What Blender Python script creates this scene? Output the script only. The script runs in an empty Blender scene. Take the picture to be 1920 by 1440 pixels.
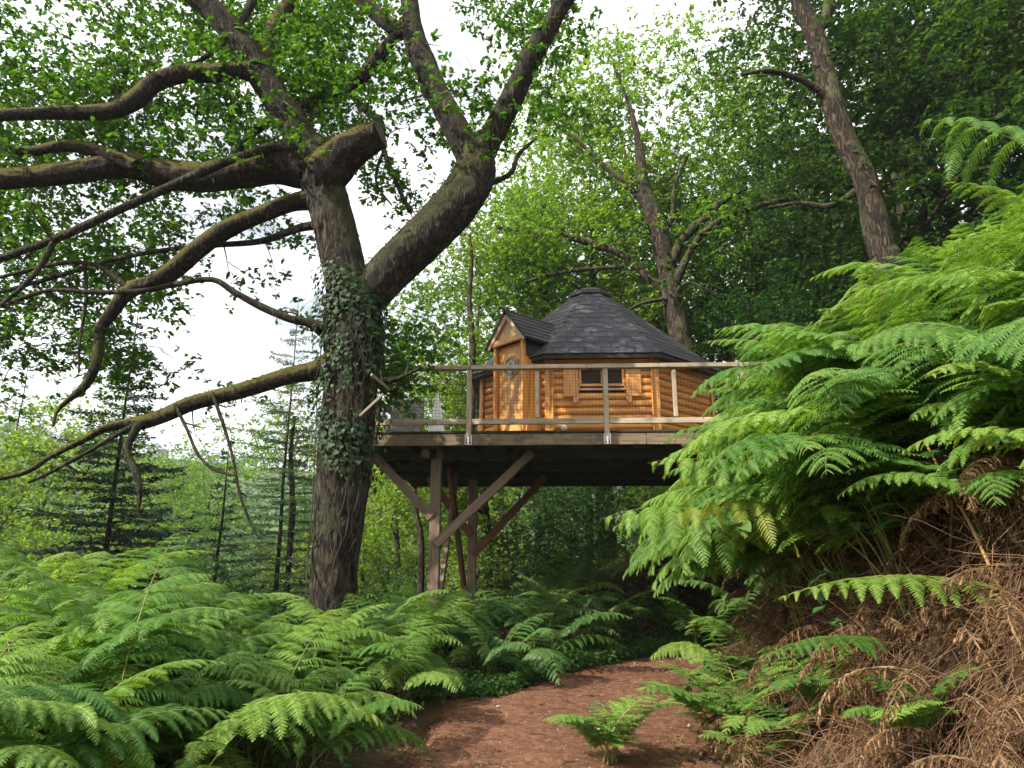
import bpy, math, random
import numpy as np
from math import radians as R
from mathutils import Vector, Matrix, noise as mnoise

# ------------------------------------------------------------------ camera, light
scene = bpy.context.scene
EYE = 1.6
PITCH = math.atan(320.0 / 1280.0)
cam_d = bpy.data.cameras.new('camera')
cam_d.sensor_width = 36.0
cam_d.lens = 24.0
cam_d.clip_start = 0.05
cam_d.clip_end = 3000
cam_o = bpy.data.objects.new('camera', cam_d)
scene.collection.objects.link(cam_o)
cam_o.location = (0, 0, EYE)
cam_o.rotation_euler = (math.pi / 2 + PITCH, 0, 0)
scene.camera = cam_o

SUN_EL, SUN_AZ_VEC = 37.0, (-0.84, -0.54)          # towards the sun: left and behind the camera
world = bpy.data.worlds.new('World')
scene.world = world
world.use_nodes = True
wn, wl = world.node_tree.nodes, world.node_tree.links
wn.clear()
w_out = wn.new('ShaderNodeOutputWorld')
w_bg = wn.new('ShaderNodeBackground')
w_sky = wn.new('ShaderNodeTexSky')
w_sky.sky_type = 'NISHITA'
w_sky.sun_disc = False
w_sky.sun_elevation = R(SUN_EL)
w_sky.sun_rotation = math.atan2(SUN_AZ_VEC[0], SUN_AZ_VEC[1])
w_sky.dust_density = 2.0
w_tc = wn.new('ShaderNodeTexCoord')
w_no = wn.new('ShaderNodeTexNoise')
w_no.inputs['Scale'].default_value = 2.6
w_no.inputs['Detail'].default_value = 7
w_no.inputs['Roughness'].default_value = 0.6
w_map = wn.new('ShaderNodeMapping')
w_map.inputs['Scale'].default_value = (1, 1, 2.2)
w_map.inputs['Location'].default_value = (0.3, 0.1, 0.4)
w_rmp = wn.new('ShaderNodeValToRGB')
w_rmp.color_ramp.elements[0].position = 0.30
w_rmp.color_ramp.elements[0].color = (0.25, 0.25, 0.25, 1)
w_rmp.color_ramp.elements[1].position = 0.47
w_rmp.color_ramp.elements[1].color = (1, 1, 1, 1)
w_mix = wn.new('ShaderNodeMixRGB')
w_mix.inputs[2].default_value = (15.0, 15.3, 15.8, 1)
wl.new(w_tc.outputs['Generated'], w_map.inputs[0])
wl.new(w_map.outputs[0], w_no.inputs['Vector'])
wl.new(w_no.outputs[0], w_rmp.inputs[0])
wl.new(w_rmp.outputs[0], w_mix.inputs[0])
wl.new(w_sky.outputs[0], w_mix.inputs[1])
wl.new(w_mix.outputs[0], w_bg.inputs[0])
w_bg.inputs[1].default_value = 0.06
wl.new(w_bg.outputs[0], w_out.inputs[0])

sun_d = bpy.data.lights.new('sun', 'SUN')
sun_d.energy = 5.0
sun_d.angle = R(0.6)
sun_d.color = (1.0, 0.93, 0.82)
sun_o = bpy.data.objects.new('sun', sun_d)
scene.collection.objects.link(sun_o)
_h = math.cos(R(SUN_EL))
sun_o.rotation_euler = Vector((SUN_AZ_VEC[0] * _h, SUN_AZ_VEC[1] * _h, math.sin(R(SUN_EL)))).to_track_quat('Z', 'Y').to_euler()

scene.view_settings.view_transform = 'Standard'
scene.view_settings.look = 'None'
scene.view_settings.gamma = 1
scene.view_settings.use_curve_mapping = False
scene.view_settings.exposure = 0.98
scene.render.engine = 'CYCLES'
scene.cycles.max_bounces = 7
scene.cycles.diffuse_bounces = 4
scene.cycles.glossy_bounces = 2
scene.cycles.transmission_bounces = 4
scene.cycles.transparent_max_bounces = 8
scene.cycles.use_denoising = True
scene.cycles.use_adaptive_sampling = True
scene.cycles.adaptive_threshold = 0.02

# ------------------------------------------------------------------ helpers
rng = np.random.default_rng(7)
random.seed(7)
COL = scene.collection
FPX, CP, SP = 1280.0, math.cos(PITCH), math.sin(PITCH)


def at(u, v, Y):
    """point at depth Y (metres ahead of the camera) on the sight line of a photo position"""
    dx, dy = u - 960.0, 720.0 - v
    yy, zz = FPX * CP - dy * SP, FPX * SP + dy * CP
    return np.array([dx / yy * Y, Y, EYE + zz / yy * Y])


def proj(p):
    x, y, z = p[0], p[1], p[2] - EYE
    d = y * CP + z * SP
    return 960 + FPX * x / d, 720 - FPX * (-y * SP + z * CP) / d, d


def ss(a, b, x):
    t = np.clip((x - a) / (b - a), 0, 1)
    return t * t * (3 - 2 * t)


class Geo:
    def __init__(s):
        s.V, s.F, s.n, s.UV = [], [], 0, []

    def add(s, V, F, mat=0, smooth=True, uv=None):
        V = np.asarray(V, dtype=np.float32).reshape(-1, 3)
        F = np.asarray(F, dtype=np.int32)
        if len(F) == 0:
            return
        s.V.append(V)
        s.F.append((F + s.n, mat, smooth))
        s.UV.append(None if uv is None else np.asarray(uv, dtype=np.float32).reshape(-1, 2))
        s.n += len(V)

    def mesh(s, name, mats):
        me = bpy.data.meshes.new(name)
        V = np.concatenate(s.V)
        me.vertices.add(len(V))
        me.vertices.foreach_set('co', V.ravel())
        loops, starts, mi, sm, c = [], [], [], [], 0
        uvs, has_uv = [], any(u is not None for u in s.UV)
        for (F, m, smo), uv in zip(s.F, s.UV):
            nf, k = F.shape
            loops.append(F.ravel())
            starts.append(c + np.arange(nf) * k)
            c += nf * k
            mi.append(np.full(nf, m, np.int32))
            sm.append(np.full(nf, smo, bool))
            if has_uv:
                uvs.append(uv if uv is not None else np.zeros((nf * k, 2), np.float32))
        loops, starts = np.concatenate(loops), np.concatenate(starts)
        me.loops.add(len(loops))
        me.loops.foreach_set('vertex_index', loops.astype(np.int32))
        me.polygons.add(len(starts))
        me.polygons.foreach_set('loop_start', starts.astype(np.int32))
        me.polygons.foreach_set('material_index', np.concatenate(mi))
        me.polygons.foreach_set('use_smooth', np.concatenate(sm))
        if has_uv:
            l = me.uv_layers.new(name='UVMap')
            l.data.foreach_set('uv', np.concatenate(uvs).ravel())
        me.update(calc_edges=True)
        for m in mats:
            me.materials.append(m)
        return me


def link(name, me, parent=None, loc=None, rot=None):
    o = bpy.data.objects.new(name, me)
    COL.objects.link(o)
    if parent is not None:
        o.parent = parent
    if loc is not None:
        o.location = loc
    if rot is not None:
        o.rotation_euler = rot
    return o


def empty(name, loc, rz=0.0):
    o = bpy.data.objects.new(name, None)
    COL.objects.link(o)
    o.location = loc
    o.rotation_euler = (0, 0, rz)
    o.empty_display_size = 0.2
    return o


def tag(o, label=None, cat=None, group=None, kind=None):
    if label:
        o['label'] = label
    if cat:
        o['category'] = cat
    if group:
        o['group'] = group
    if kind:
        o['kind'] = kind
    return o


def norm(a):
    return a / np.maximum(np.linalg.norm(a, axis=-1, keepdims=True), 1e-9)


def spline(pts, rad, step):
    """Catmull-Rom through pts with radii, sampled about every step"""
    P = np.asarray(pts, float)
    r = np.asarray(rad, float)
    n = len(P)
    Pe = np.vstack([2 * P[0] - P[1], P, 2 * P[-1] - P[-2]])
    out, ro = [], []
    for i in range(n - 1):
        p0, p1, p2, p3 = Pe[i:i + 4]
        k = max(2, int(np.linalg.norm(p2 - p1) / step))
        for t in np.arange(k) / k:
            out.append(0.5 * ((2 * p1) + (-p0 + p2) * t + (2 * p0 - 5 * p1 + 4 * p2 - p3) * t * t + (-p0 + 3 * p1 - 3 * p2 + p3) * t ** 3))
            ro.append(r[i] + (r[i + 1] - r[i]) * t)
    out.append(P[-1])
    ro.append(r[-1])
    return np.array(out), np.array(ro)


def tube(P, r, n=8, bark=0.0, freq=9.0, cap=True, seed=0.0):
    """tube of n sides along P; bark > 0 pushes ridges in and out"""
    P, r = np.asarray(P, float), np.asarray(r, float)
    m = len(P)
    T = norm(np.gradient(P, axis=0))
    ref = np.array([0, 1.0, 0]) if abs(T[0][1]) < 0.9 else np.array([1.0, 0, 0])
    A = np.zeros_like(P)
    a = norm(np.cross(T[0], ref))
    for i in range(m):
        a = norm(a - T[i] * np.dot(a, T[i]))
        A[i] = a
    B = np.cross(T, A)
    th = np.arange(n) / n * 2 * np.pi
    rr = np.repeat(r[:, None], n, 1)
    if bark > 0:
        s = np.concatenate([[0], np.cumsum(np.linalg.norm(np.diff(P, axis=0), axis=1))])
        for i in range(m):
            for j in range(n):
                c, d = math.cos(th[j]), math.sin(th[j])
                w = mnoise.noise(Vector((c * 1.5 * r[i] * freq * .3, d * 1.5 * r[i] * freq * .3, s[i] * 1.3 + seed))) 
                q = mnoise.noise(Vector((c * r[i] * freq * 1.9 + w, d * r[i] * freq * 1.9, s[i] * freq * .42 + seed)))
                big = mnoise.noise(Vector((c * .9, d * .9, s[i] * 1.1 + seed + 7)))
                rr[i, j] += bark * (1.0 - 3.2 * min(.6, abs(q))) * 0.6 + big * r[i] * .16
    V = P[:, None, :] + rr[:, :, None] * (np.cos(th)[None, :, None] * A[:, None, :] + np.sin(th)[None, :, None] * B[:, None, :])
    i, j = np.meshgrid(np.arange(m - 1), np.arange(n), indexing='ij')
    a0, a1 = i * n + j, i * n + (j + 1) % n
    F = np.stack([a0, a1, a1 + n, a0 + n], -1).reshape(-1, 4)
    return V.reshape(-1, 3), F


def add_tube(g, P, r, n=8, mat=0, cap=True, **k):
    V, F = tube(P, r, n, **k)
    # close both ends with a fan
    m = len(P)
    g.add(V, F, mat)
    if cap:
        c = g.n - len(V)
        for e in (0, m - 1):
            ctr = V[e * n:(e + 1) * n].mean(0)
            ring = V[e * n:(e + 1) * n]
            VV = np.vstack([ring, ctr])
            idx = np.arange(n)
            nx = (idx + 1) % n
            f = np.stack([idx, nx, np.full(n, n)], -1)
            if e == 0:
                f = f[:, ::-1]
            g.add(VV, f, mat, smooth=False)


# ------------------------------------------------------------------ materials
def new_mat(name):
    m = bpy.data.materials.new(name)
    m.use_nodes = True
    nt = m.node_tree
    nt.nodes.clear()
    out = nt.nodes.new('ShaderNodeOutputMaterial')
    return m, nt, out


def N(nt, t, **kw):
    n = nt.nodes.new(t)
    for k, v in kw.items():
        setattr(n, k, v)
    return n


def ramp(nt, fac, stops):
    r = N(nt, 'ShaderNodeValToRGB')
    e = r.color_ramp.elements
    while len(e) < len(stops):
        e.new(0.5)
    for k, (p, c) in enumerate(stops):
        e[k].position = p
        e[k].color = (*c, 1) if len(c) == 3 else c
    nt.links.new(fac, r.inputs[0])
    return r.outputs[0]


def noise_tex(nt, vec, scale, detail=4, rough=.55, dist=0.0):
    n = N(nt, 'ShaderNodeTexNoise')
    n.inputs['Scale'].default_value = scale
    n.inputs['Detail'].default_value = detail
    n.inputs['Roughness'].default_value = rough
    n.inputs['Distortion'].default_value = dist
    if vec is not None:
        nt.links.new(vec, n.inputs['Vector'])
    return n.outputs[0]


def mapping(nt, vec, scale, loc=(0, 0, 0)):
    m = N(nt, 'ShaderNodeMapping')
    m.inputs['Scale'].default_value = scale
    m.inputs['Location'].default_value = loc
    nt.links.new(vec, m.inputs[0])
    return m.outputs[0]


def mixc(nt, fac, a, b, mode='MIX'):
    m = N(nt, 'ShaderNodeMixRGB', blend_type=mode)
    for k, x in ((0, fac), (1, a), (2, b)):
        if hasattr(x, 'is_linked') or hasattr(x, 'links'):
            nt.links.new(x, m.inputs[k])
        elif isinstance(x, (int, float)):
            m.inputs[k].default_value = x
        else:
            m.inputs[k].default_value = (*x, 1)
    return m.outputs[0]


def leaf_mat(name, dark, light, trans=0.5, rough=0.55, obj_var=0.12, tcol=1.6, spec=0.3):
    m, nt, out = new_mat(name)
    L = nt.links
    geo = N(nt, 'ShaderNodeNewGeometry')
    oi = N(nt, 'ShaderNodeObjectInfo')
    tc = N(nt, 'ShaderNodeTexCoord')
    big = noise_tex(nt, tc.outputs['Object'], 0.9, 3)
    ad = N(nt, 'ShaderNodeMath', operation='MULTIPLY_ADD')
    L.new(geo.outputs['Random Per Island'], ad.inputs[0])
    ad.inputs[1].default_value = 0.65
    L.new(big, ad.inputs[2])
    sb = N(nt, 'ShaderNodeMath', operation='SUBTRACT')
    L.new(ad.outputs[0], sb.inputs[0])
    sb.inputs[1].default_value = 0.32
    col = ramp(nt, sb.outputs[0], [(0.05, dark), (0.95, light)])
    hs = N(nt, 'ShaderNodeHueSaturation')
    L.new(col, hs.inputs['Color'])
    mr = N(nt, 'ShaderNodeMapRange')
    L.new(oi.outputs['Random'], mr.inputs[0])
    mr.inputs[3].default_value = 1 - obj_var * 2
    mr.inputs[4].default_value = 1 + obj_var * 2
    L.new(mr.outputs[0], hs.inputs['Value'])
    mr2 = N(nt, 'ShaderNodeMapRange')
    L.new(oi.outputs['Random'], mr2.inputs[0])
    mr2.inputs[3].default_value = .5 + obj_var * .15
    mr2.inputs[4].default_value = .5 - obj_var * .15
    L.new(mr2.outputs[0], hs.inputs['Hue'])
    pb = N(nt, 'ShaderNodeBsdfPrincipled')
    L.new(hs.outputs[0], pb.inputs['Base Color'])
    pb.inputs['Roughness'].default_value = rough
    pb.inputs['Specular IOR Level'].default_value = spec
    tr = N(nt, 'ShaderNodeBsdfTranslucent')
    tcv = mixc(nt, 1.0, hs.outputs[0], (tcol * 1.05, tcol, tcol * .35), 'MULTIPLY')
    L.new(tcv, tr.inputs[0])
    mx = N(nt, 'ShaderNodeMixShader')
    mx.inputs[0].default_value = trans
    L.new(pb.outputs[0], mx.inputs[1])
    L.new(tr.outputs[0], mx.inputs[2])
    L.new(mx.outputs[0], out.inputs[0])
    return m


def wood_mat(name, c1, c2, c3, rough=.7, scale=1.0, knots=True, var=.18, mould=None):
    """boards: UV runs in metres along the grain"""
    m, nt, out = new_mat(name)
    L = nt.links
    uv = N(nt, 'ShaderNodeUVMap')
    oi = N(nt, 'ShaderNodeObjectInfo')
    geo = N(nt, 'ShaderNodeNewGeometry')
    cmb = N(nt, 'ShaderNodeCombineXYZ')
    mu = N(nt, 'ShaderNodeMath', operation='MULTIPLY')
    L.new(oi.outputs['Random'], mu.inputs[0])
    mu.inputs[1].default_value = 37.0
    ma = N(nt, 'ShaderNodeMath', operation='MULTIPLY_ADD')
    L.new(geo.outputs['Random Per Island'], ma.inputs[0])
    ma.inputs[1].default_value = 23.0
    L.new(mu.outputs[0], ma.inputs[2])
    L.new(ma.outputs[0], cmb.inputs[2])
    L.new(mu.outputs[0], cmb.inputs[0])
    va = N(nt, 'ShaderNodeVectorMath', operation='ADD')
    L.new(uv.outputs[0], va.inputs[0])
    L.new(cmb.outputs[0], va.inputs[1])
    grain = noise_tex(nt, mapping(nt, va.outputs[0], (1.4 * scale, 34 * scale, 1)), 1.0, 6, .62, .6)
    col = ramp(nt, grain, [(.28, c1), (.5, c2), (.72, c3)])
    big = noise_tex(nt, mapping(nt, va.outputs[0], (1.1, 4, 1)), 1.0, 3)
    col = mixc(nt, .55, col, ramp(nt, big, [(.3, (.62, .6, .58)), (.7, (1.15, 1.15, 1.15))]), 'MULTIPLY')
    if knots:
        vo = N(nt, 'ShaderNodeTexVoronoi')
        vo.inputs['Scale'].default_value = 1.0
        L.new(mapping(nt, va.outputs[0], (2.2, 9, 1)), vo.inputs['Vector'])
        kn = ramp(nt, vo.outputs['Distance'], [(.04, (1, 1, 1)), (.10, (0, 0, 0))])
        col = mixc(nt, kn, col, tuple(x * .35 for x in c1))
    if mould:
        mo = ramp(nt, noise_tex(nt, va.outputs[0], 6.0, 5, .7), [(.5, (0, 0, 0)), (.68, (1, 1, 1))])
        col = mixc(nt, mo, col, mould)
    hs = N(nt, 'ShaderNodeHueSaturation')
    L.new(col, hs.inputs['Color'])
    mr = N(nt, 'ShaderNodeMapRange')
    L.new(oi.outputs['Random'], mr.inputs[0])
    mr.inputs[3].default_value, mr.inputs[4].default_value = 1 - var, 1 + var
    L.new(mr.outputs[0], hs.inputs['Value'])
    pb = N(nt, 'ShaderNodeBsdfPrincipled')
    L.new(hs.outputs[0], pb.inputs['Base Color'])
    pb.inputs['Roughness'].default_value = rough
    bp = N(nt, 'ShaderNodeBump')
    bp.inputs['Strength'].default_value = .5
    bp.inputs['Distance'].default_value = .004
    L.new(grain, bp.inputs['Height'])
    L.new(bp.outputs[0], pb.inputs['Normal'])
    L.new(pb.outputs[0], out.inputs[0])
    return m


def bark_mat(name, dark, light, moss=(.05, .065, .012), moss_amt=.5, lichen=.25, fs=1.0):
    m, nt, out = new_mat(name)
    L = nt.links
    tc = N(nt, 'ShaderNodeTexCoord')
    ob = tc.outputs['Object']
    v = mapping(nt, ob, (13 * fs, 13 * fs, 3.0 * fs))
    n1 = noise_tex(nt, v, 1.0, 6, .6, 1.1)
    rd = N(nt, 'ShaderNodeMath', operation='ABSOLUTE')
    s1 = N(nt, 'ShaderNodeMath', operation='SUBTRACT')
    L.new(n1, s1.inputs[0])
    s1.inputs[1].default_value = .5
    L.new(s1.outputs[0], rd.inputs[0])
    n2 = noise_tex(nt, ob, 2.3, 5, .6)
    n3 = noise_tex(nt, ob, 38.0, 4, .7)
    col = ramp(nt, rd.outputs[0], [(.0, tuple(x * .3 for x in dark)), (.05, dark), (.16, light)])
    col = mixc(nt, .5, col, ramp(nt, n3, [(.3, (.6, .6, .6)), (.7, (1.3, 1.3, 1.3))]), 'MULTIPLY')
    li = ramp(nt, n2, [(.55, (0, 0, 0)), (.72, (lichen, lichen, lichen))])
    col = mixc(nt, li, col, (.24, .25, .20))
    geo = N(nt, 'ShaderNodeNewGeometry')
    sx = N(nt, 'ShaderNodeSeparateXYZ')
    L.new(geo.outputs['Normal'], sx.inputs[0])
    ad = N(nt, 'ShaderNodeMath', operation='MULTIPLY_ADD')
    L.new(n2, ad.inputs[0])
    ad.inputs[1].default_value = 1.5
    L.new(sx.outputs[2], ad.inputs[2])
    mo = ramp(nt, ad.outputs[0], [(.75, (0, 0, 0)), (1.25, (moss_amt, moss_amt, moss_amt))])
    mcol = mixc(nt, n3, moss, tuple(x * 2.2 for x in moss))
    col = mixc(nt, mo, col, mcol)
    pb = N(nt, 'ShaderNodeBsdfPrincipled')
    L.new(col, pb.inputs['Base Color'])
    pb.inputs['Roughness'].default_value = .9
    pb.inputs['Specular IOR Level'].default_value = .2
    hsum = N(nt, 'ShaderNodeMath', operation='MULTIPLY_ADD')
    L.new(n3, hsum.inputs[0])
    hsum.inputs[1].default_value = .12
    L.new(rd.outputs[0], hsum.inputs[2])
    bp = N(nt, 'ShaderNodeBump')
    bp.inputs['Strength'].default_value = 1.0
    bp.inputs['Distance'].default_value = .09 / fs
    L.new(hsum.outputs[0], bp.inputs['Height'])
    L.new(bp.outputs[0], pb.inputs['Normal'])
    L.new(pb.outputs[0], out.inputs[0])
    return m


def plain_mat(name, col, rough=.6, metal=0.0, nscale=12.0, namt=.3, bump=.3, bdist=.003, spec=.4):
    m, nt, out = new_mat(name)
    L = nt.links
    tc = N(nt, 'ShaderNodeTexCoord')
    n = noise_tex(nt, tc.outputs['Object'], nscale, 5, .6)
    c = mixc(nt, namt, col, ramp(nt, n, [(.3, tuple(x * .5 for x in col)), (.7, tuple(min(1, x * 1.4) for x in col))]))
    oi = N(nt, 'ShaderNodeObjectInfo')
    hs = N(nt, 'ShaderNodeHueSaturation')
    L.new(c, hs.inputs['Color'])
    mr = N(nt, 'ShaderNodeMapRange')
    L.new(oi.outputs['Random'], mr.inputs[0])
    mr.inputs[3].default_value, mr.inputs[4].default_value = 1 - namt * .3, 1 + namt * .3
    L.new(mr.outputs[0], hs.inputs['Value'])
    pb = N(nt, 'ShaderNodeBsdfPrincipled')
    L.new(hs.outputs[0], pb.inputs['Base Color'])
    pb.inputs['Roughness'].default_value = rough
    pb.inputs['Metallic'].default_value = metal
    pb.inputs['Specular IOR Level'].default_value = spec
    bp = N(nt, 'ShaderNodeBump')
    bp.inputs['Strength'].default_value = bump
    bp.inputs['Distance'].default_value = bdist
    L.new(n, bp.inputs['Height'])
    L.new(bp.outputs[0], pb.inputs['Normal'])
    L.new(pb.outputs[0], out.inputs[0])
    return m


def soil_mat(name, path=False):
    m, nt, out = new_mat(name)
    L = nt.links
    tc = N(nt, 'ShaderNodeTexCoord')
    ob = tc.outputs['Object']
    n1 = noise_tex(nt, ob, 1.6, 6, .62)
    n2 = noise_tex(nt, ob, 14.0, 6, .68)
    n3 = noise_tex(nt, ob, 90.0, 3, .7)
    if path:
        col = ramp(nt, n2, [(.25, (.070, .030, .017)), (.5, (.170, .082, .048)), (.75, (.29, .160, .100))])
        col = mixc(nt, .6, col, ramp(nt, n1, [(.3, (.62, .58, .55)), (.7, (1.2, 1.2, 1.2))]), 'MULTIPLY')
        col = mixc(nt, .5, col, ramp(nt, n3, [(.3, (.55, .5, .5)), (.65, (1.3, 1.3, 1.3))]), 'MULTIPLY')
    else:
        col = ramp(nt, n2, [(.25, (.018, .012, .008)), (.5, (.07, .043, .024)), (.75, (.13, .085, .045))])
        g = ramp(nt, n1, [(.56, (0, 0, 0)), (.72, (1, 1, 1))])
        col = mixc(nt, g, col, mixc(nt, n2, (.02, .04, .010), (.05, .085, .02)))
        ln = N(nt, 'ShaderNodeVectorMath', operation='LENGTH')
        L.new(ob, ln.inputs[0])
        mr = N(nt, 'ShaderNodeMapRange')
        L.new(ln.outputs['Value'], mr.inputs[0])
        mr.inputs[1].default_value, mr.inputs[2].default_value = 30, 70
        col = mixc(nt, mr.outputs[0], col, mixc(nt, n1, (.035, .075, .020), (.09, .15, .04)))
    pb = N(nt, 'ShaderNodeBsdfPrincipled')
    L.new(col, pb.inputs['Base Color'])
    pb.inputs['Roughness'].default_value = .95
    pb.inputs['Specular IOR Level'].default_value = .15
    hh = N(nt, 'ShaderNodeMath', operation='MULTIPLY_ADD')
    L.new(n3, hh.inputs[0])
    hh.inputs[1].default_value = .35
    L.new(n2, hh.inputs[2])
    bp = N(nt, 'ShaderNodeBump')
    bp.inputs['Strength'].default_value = .9
    bp.inputs['Distance'].default_value = .035
    L.new(hh.outputs[0], bp.inputs['Height'])
    L.new(bp.outputs[0], pb.inputs['Normal'])
    L.new(pb.outputs[0], out.inputs[0])
    return m


M = {}
M['fern'] = leaf_mat('bracken_leaf', (.056, .138, .022), (.18, .32, .060), .44, .5, .16, 1.6, .3)
M['fern_yellow'] = leaf_mat('bracken_leaf_yellowing', (.12, .20, .022), (.34, .34, .04), .45, .5, .1, 1.3)
M['fern_shade'] = leaf_mat('bracken_leaf_shaded', (.035, .095, .020), (.10, .21, .045), .35, .45, .16, 1.4, .35)  # darker copy of bracken_leaf, with shade put into the leaf colour
M['fern_stem'] = plain_mat('bracken_stem', (.20, .20, .055), .5, 0, 20, .5)
M['stem_straw'] = plain_mat('straw_stem', (.42, .24, .09), .6, 0, 25, .6)
M['dead'] = leaf_mat('dead_bracken_leaf', (.050, .019, .010), (.25, .120, .066), .25, .8, .15, 1.0, .1)
M['straw'] = leaf_mat('dry_straw', (.11, .050, .026), (.38, .235, .140), .15, .8, .1, 1.0, .1)
M['oak_leaf'] = leaf_mat('oak_leaf', (.026, .070, .010), (.080, .165, .020), .58, .5, .1, 1.9, .3)
M['leaf_mid'] = leaf_mat('broadleaf_mid', (.040, .100, .016), (.14, .25, .035), .55, .5, .16, 2.0)
M['leaf_light'] = leaf_mat('broadleaf_light', (.060, .130, .022), (.20, .30, .050), .52, .5, .16, 1.7)
M['leaf_dark'] = leaf_mat('broadleaf_dark', (.014, .046, .011), (.05, .115, .022), .42, .5, .16, 1.8)
M['ivy_leaf'] = leaf_mat('ivy_leaf', (.007, .024, .006), (.028, .065, .014), .2, .55, .1, 1.6, .3)
M['bramble_leaf'] = leaf_mat('bramble_leaf', (.035, .10, .025), (.085, .19, .055), .3, .45, .16, 1.5, .35)
M['needle'] = leaf_mat('conifer_needle', (.008, .026, .012), (.035, .070, .026), .22, .5, .1, 1.5)
M['needle_light'] = leaf_mat('conifer_needle_pale', (.035, .075, .035), (.10, .16, .075), .3, .5, .1, 1.5)
M['far'] = leaf_mat('far_wood', (.045, .10, .05), (.11, .19, .09), .3, .7, .1, 1.2)
M['oak_bark'] = bark_mat('oak_bark', (.020, .015, .011), (.085, .066, .048), moss=(.030, .034, .009), moss_amt=.45, lichen=.18)
M['oak_bark_mossy'] = bark_mat('mossy_oak_bark', (.018, .013, .009), (.070, .052, .035), moss=(.060, .052, .012), moss_amt=.85, lichen=.10)
M['bark'] = bark_mat('woodland_bark', (.032, .024, .017), (.115, .085, .060), moss_amt=.45, fs=.8)
M['twig'] = plain_mat('twig_bark', (.045, .034, .024), .9, 0, 20, .4)
M['cut'] = plain_mat('cut_wood_end', (.07, .06, .045), .9, 0, 8, .5)
M['soil'] = soil_mat('woodland_soil')
M['path'] = soil_mat('red_earth_path', True)
M['stone'] = plain_mat('pebble_stone', (.36, .30, .25), .8, 0, 18, .6)
M['deckwood'] = wood_mat('weathered_deck_wood', (.09, .06, .034), (.18, .125, .076), (.27, .195, .125), .8, mould=(.06, .055, .03))
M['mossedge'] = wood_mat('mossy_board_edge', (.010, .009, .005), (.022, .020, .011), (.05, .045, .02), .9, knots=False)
M['railwood'] = wood_mat('weathered_rail_wood', (.20, .15, .10), (.36, .285, .20), (.50, .41, .30), .75, mould=(.17, .15, .09))
M['postwood'] = wood_mat('support_post_wood', (.090, .058, .038), (.175, .118, .080), (.26, .185, .13), .8)
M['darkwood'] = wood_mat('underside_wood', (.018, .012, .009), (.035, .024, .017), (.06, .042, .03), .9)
M['redwood'] = wood_mat('red_support_wood', (.07, .025, .015), (.14, .055, .03), (.22, .09, .05), .8)
M['log'] = wood_mat('varnished_pine', (.38, .130, .018), (.64, .265, .048), (.80, .39, .10), .42, knots=True, var=.12)
M['pinelight'] = wood_mat('pale_pine', (.50, .27, .14), (.66, .40, .24), (.80, .55, .36), .55, var=.08)
M['doorpine'] = wood_mat('door_pine', (.40, .16, .035), (.62, .29, .08), (.78, .42, .14), .40, var=.05)
M['shingle'] = plain_mat('bitumen_shingle', (.062, .060, .068), .85, 0, 160, .25, .5, .003, .25)
M['shingle_edge'] = plain_mat('bitumen_trim', (.058, .055, .060), .8, 0, 90, .6, .5, .003, .25)
M['metal'] = plain_mat('galvanised_steel', (.55, .56, .57), .45, .9, 40, .3)
M['wire'] = plain_mat('wire_mesh', (.06, .055, .05), .6, .5, 40, .2)
M['dark'] = plain_mat('dark_void', (.01, .009, .008), .9)
M['glass'] = plain_mat('window_glass', (.012, .018, .016), .06, 0, 3, .1, 0.02, .001, .8)
M['lead'] = plain_mat('pale_window_tracery', (.62, .60, .52), .4, .3, 20, .2)
M['white'] = plain_mat('white_canvas', (.80, .79, .78), .8, 0, 6, .12, .3, .004)
M['wicker'] = plain_mat('grey_woven_sling', (.30, .30, .31), .8, 0, 120, .6, .6, .004)
M['terracotta'] = plain_mat('planter_brown', (.30, .13, .07), .8)
M['moss'] = leaf_mat('moss_tuft', (.030, .050, .008), (.10, .135, .022), .2, .8, .1, 1.2)
# ------------------------------------------------------------------ terrain
YL = np.array([-60, 0, 5.8, 7.9, 9.2, 10.3, 12.2, 14, 20, 60])
XL = np.array([-1.6, -1.0, -.85, -.57, .15, 1.0, 2.5, 4.4, 9, 30.])
YR = np.array([-60, 0, 5.8, 8.8, 10.5, 12.2, 14, 20, 60])
XR = np.array([1.9, 1.6, 1.8, 2.65, 3.2, 3.9, 5.6, 10, 32.])


def wav(x, y, f, s=0.0):
    return (np.sin(x * f + 1.3 * np.sin(y * f * .7 + s)) + np.sin(y * f * 1.1 + 1.7 * np.sin(x * f * .63 + s * 2) + s)) * .5


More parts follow.
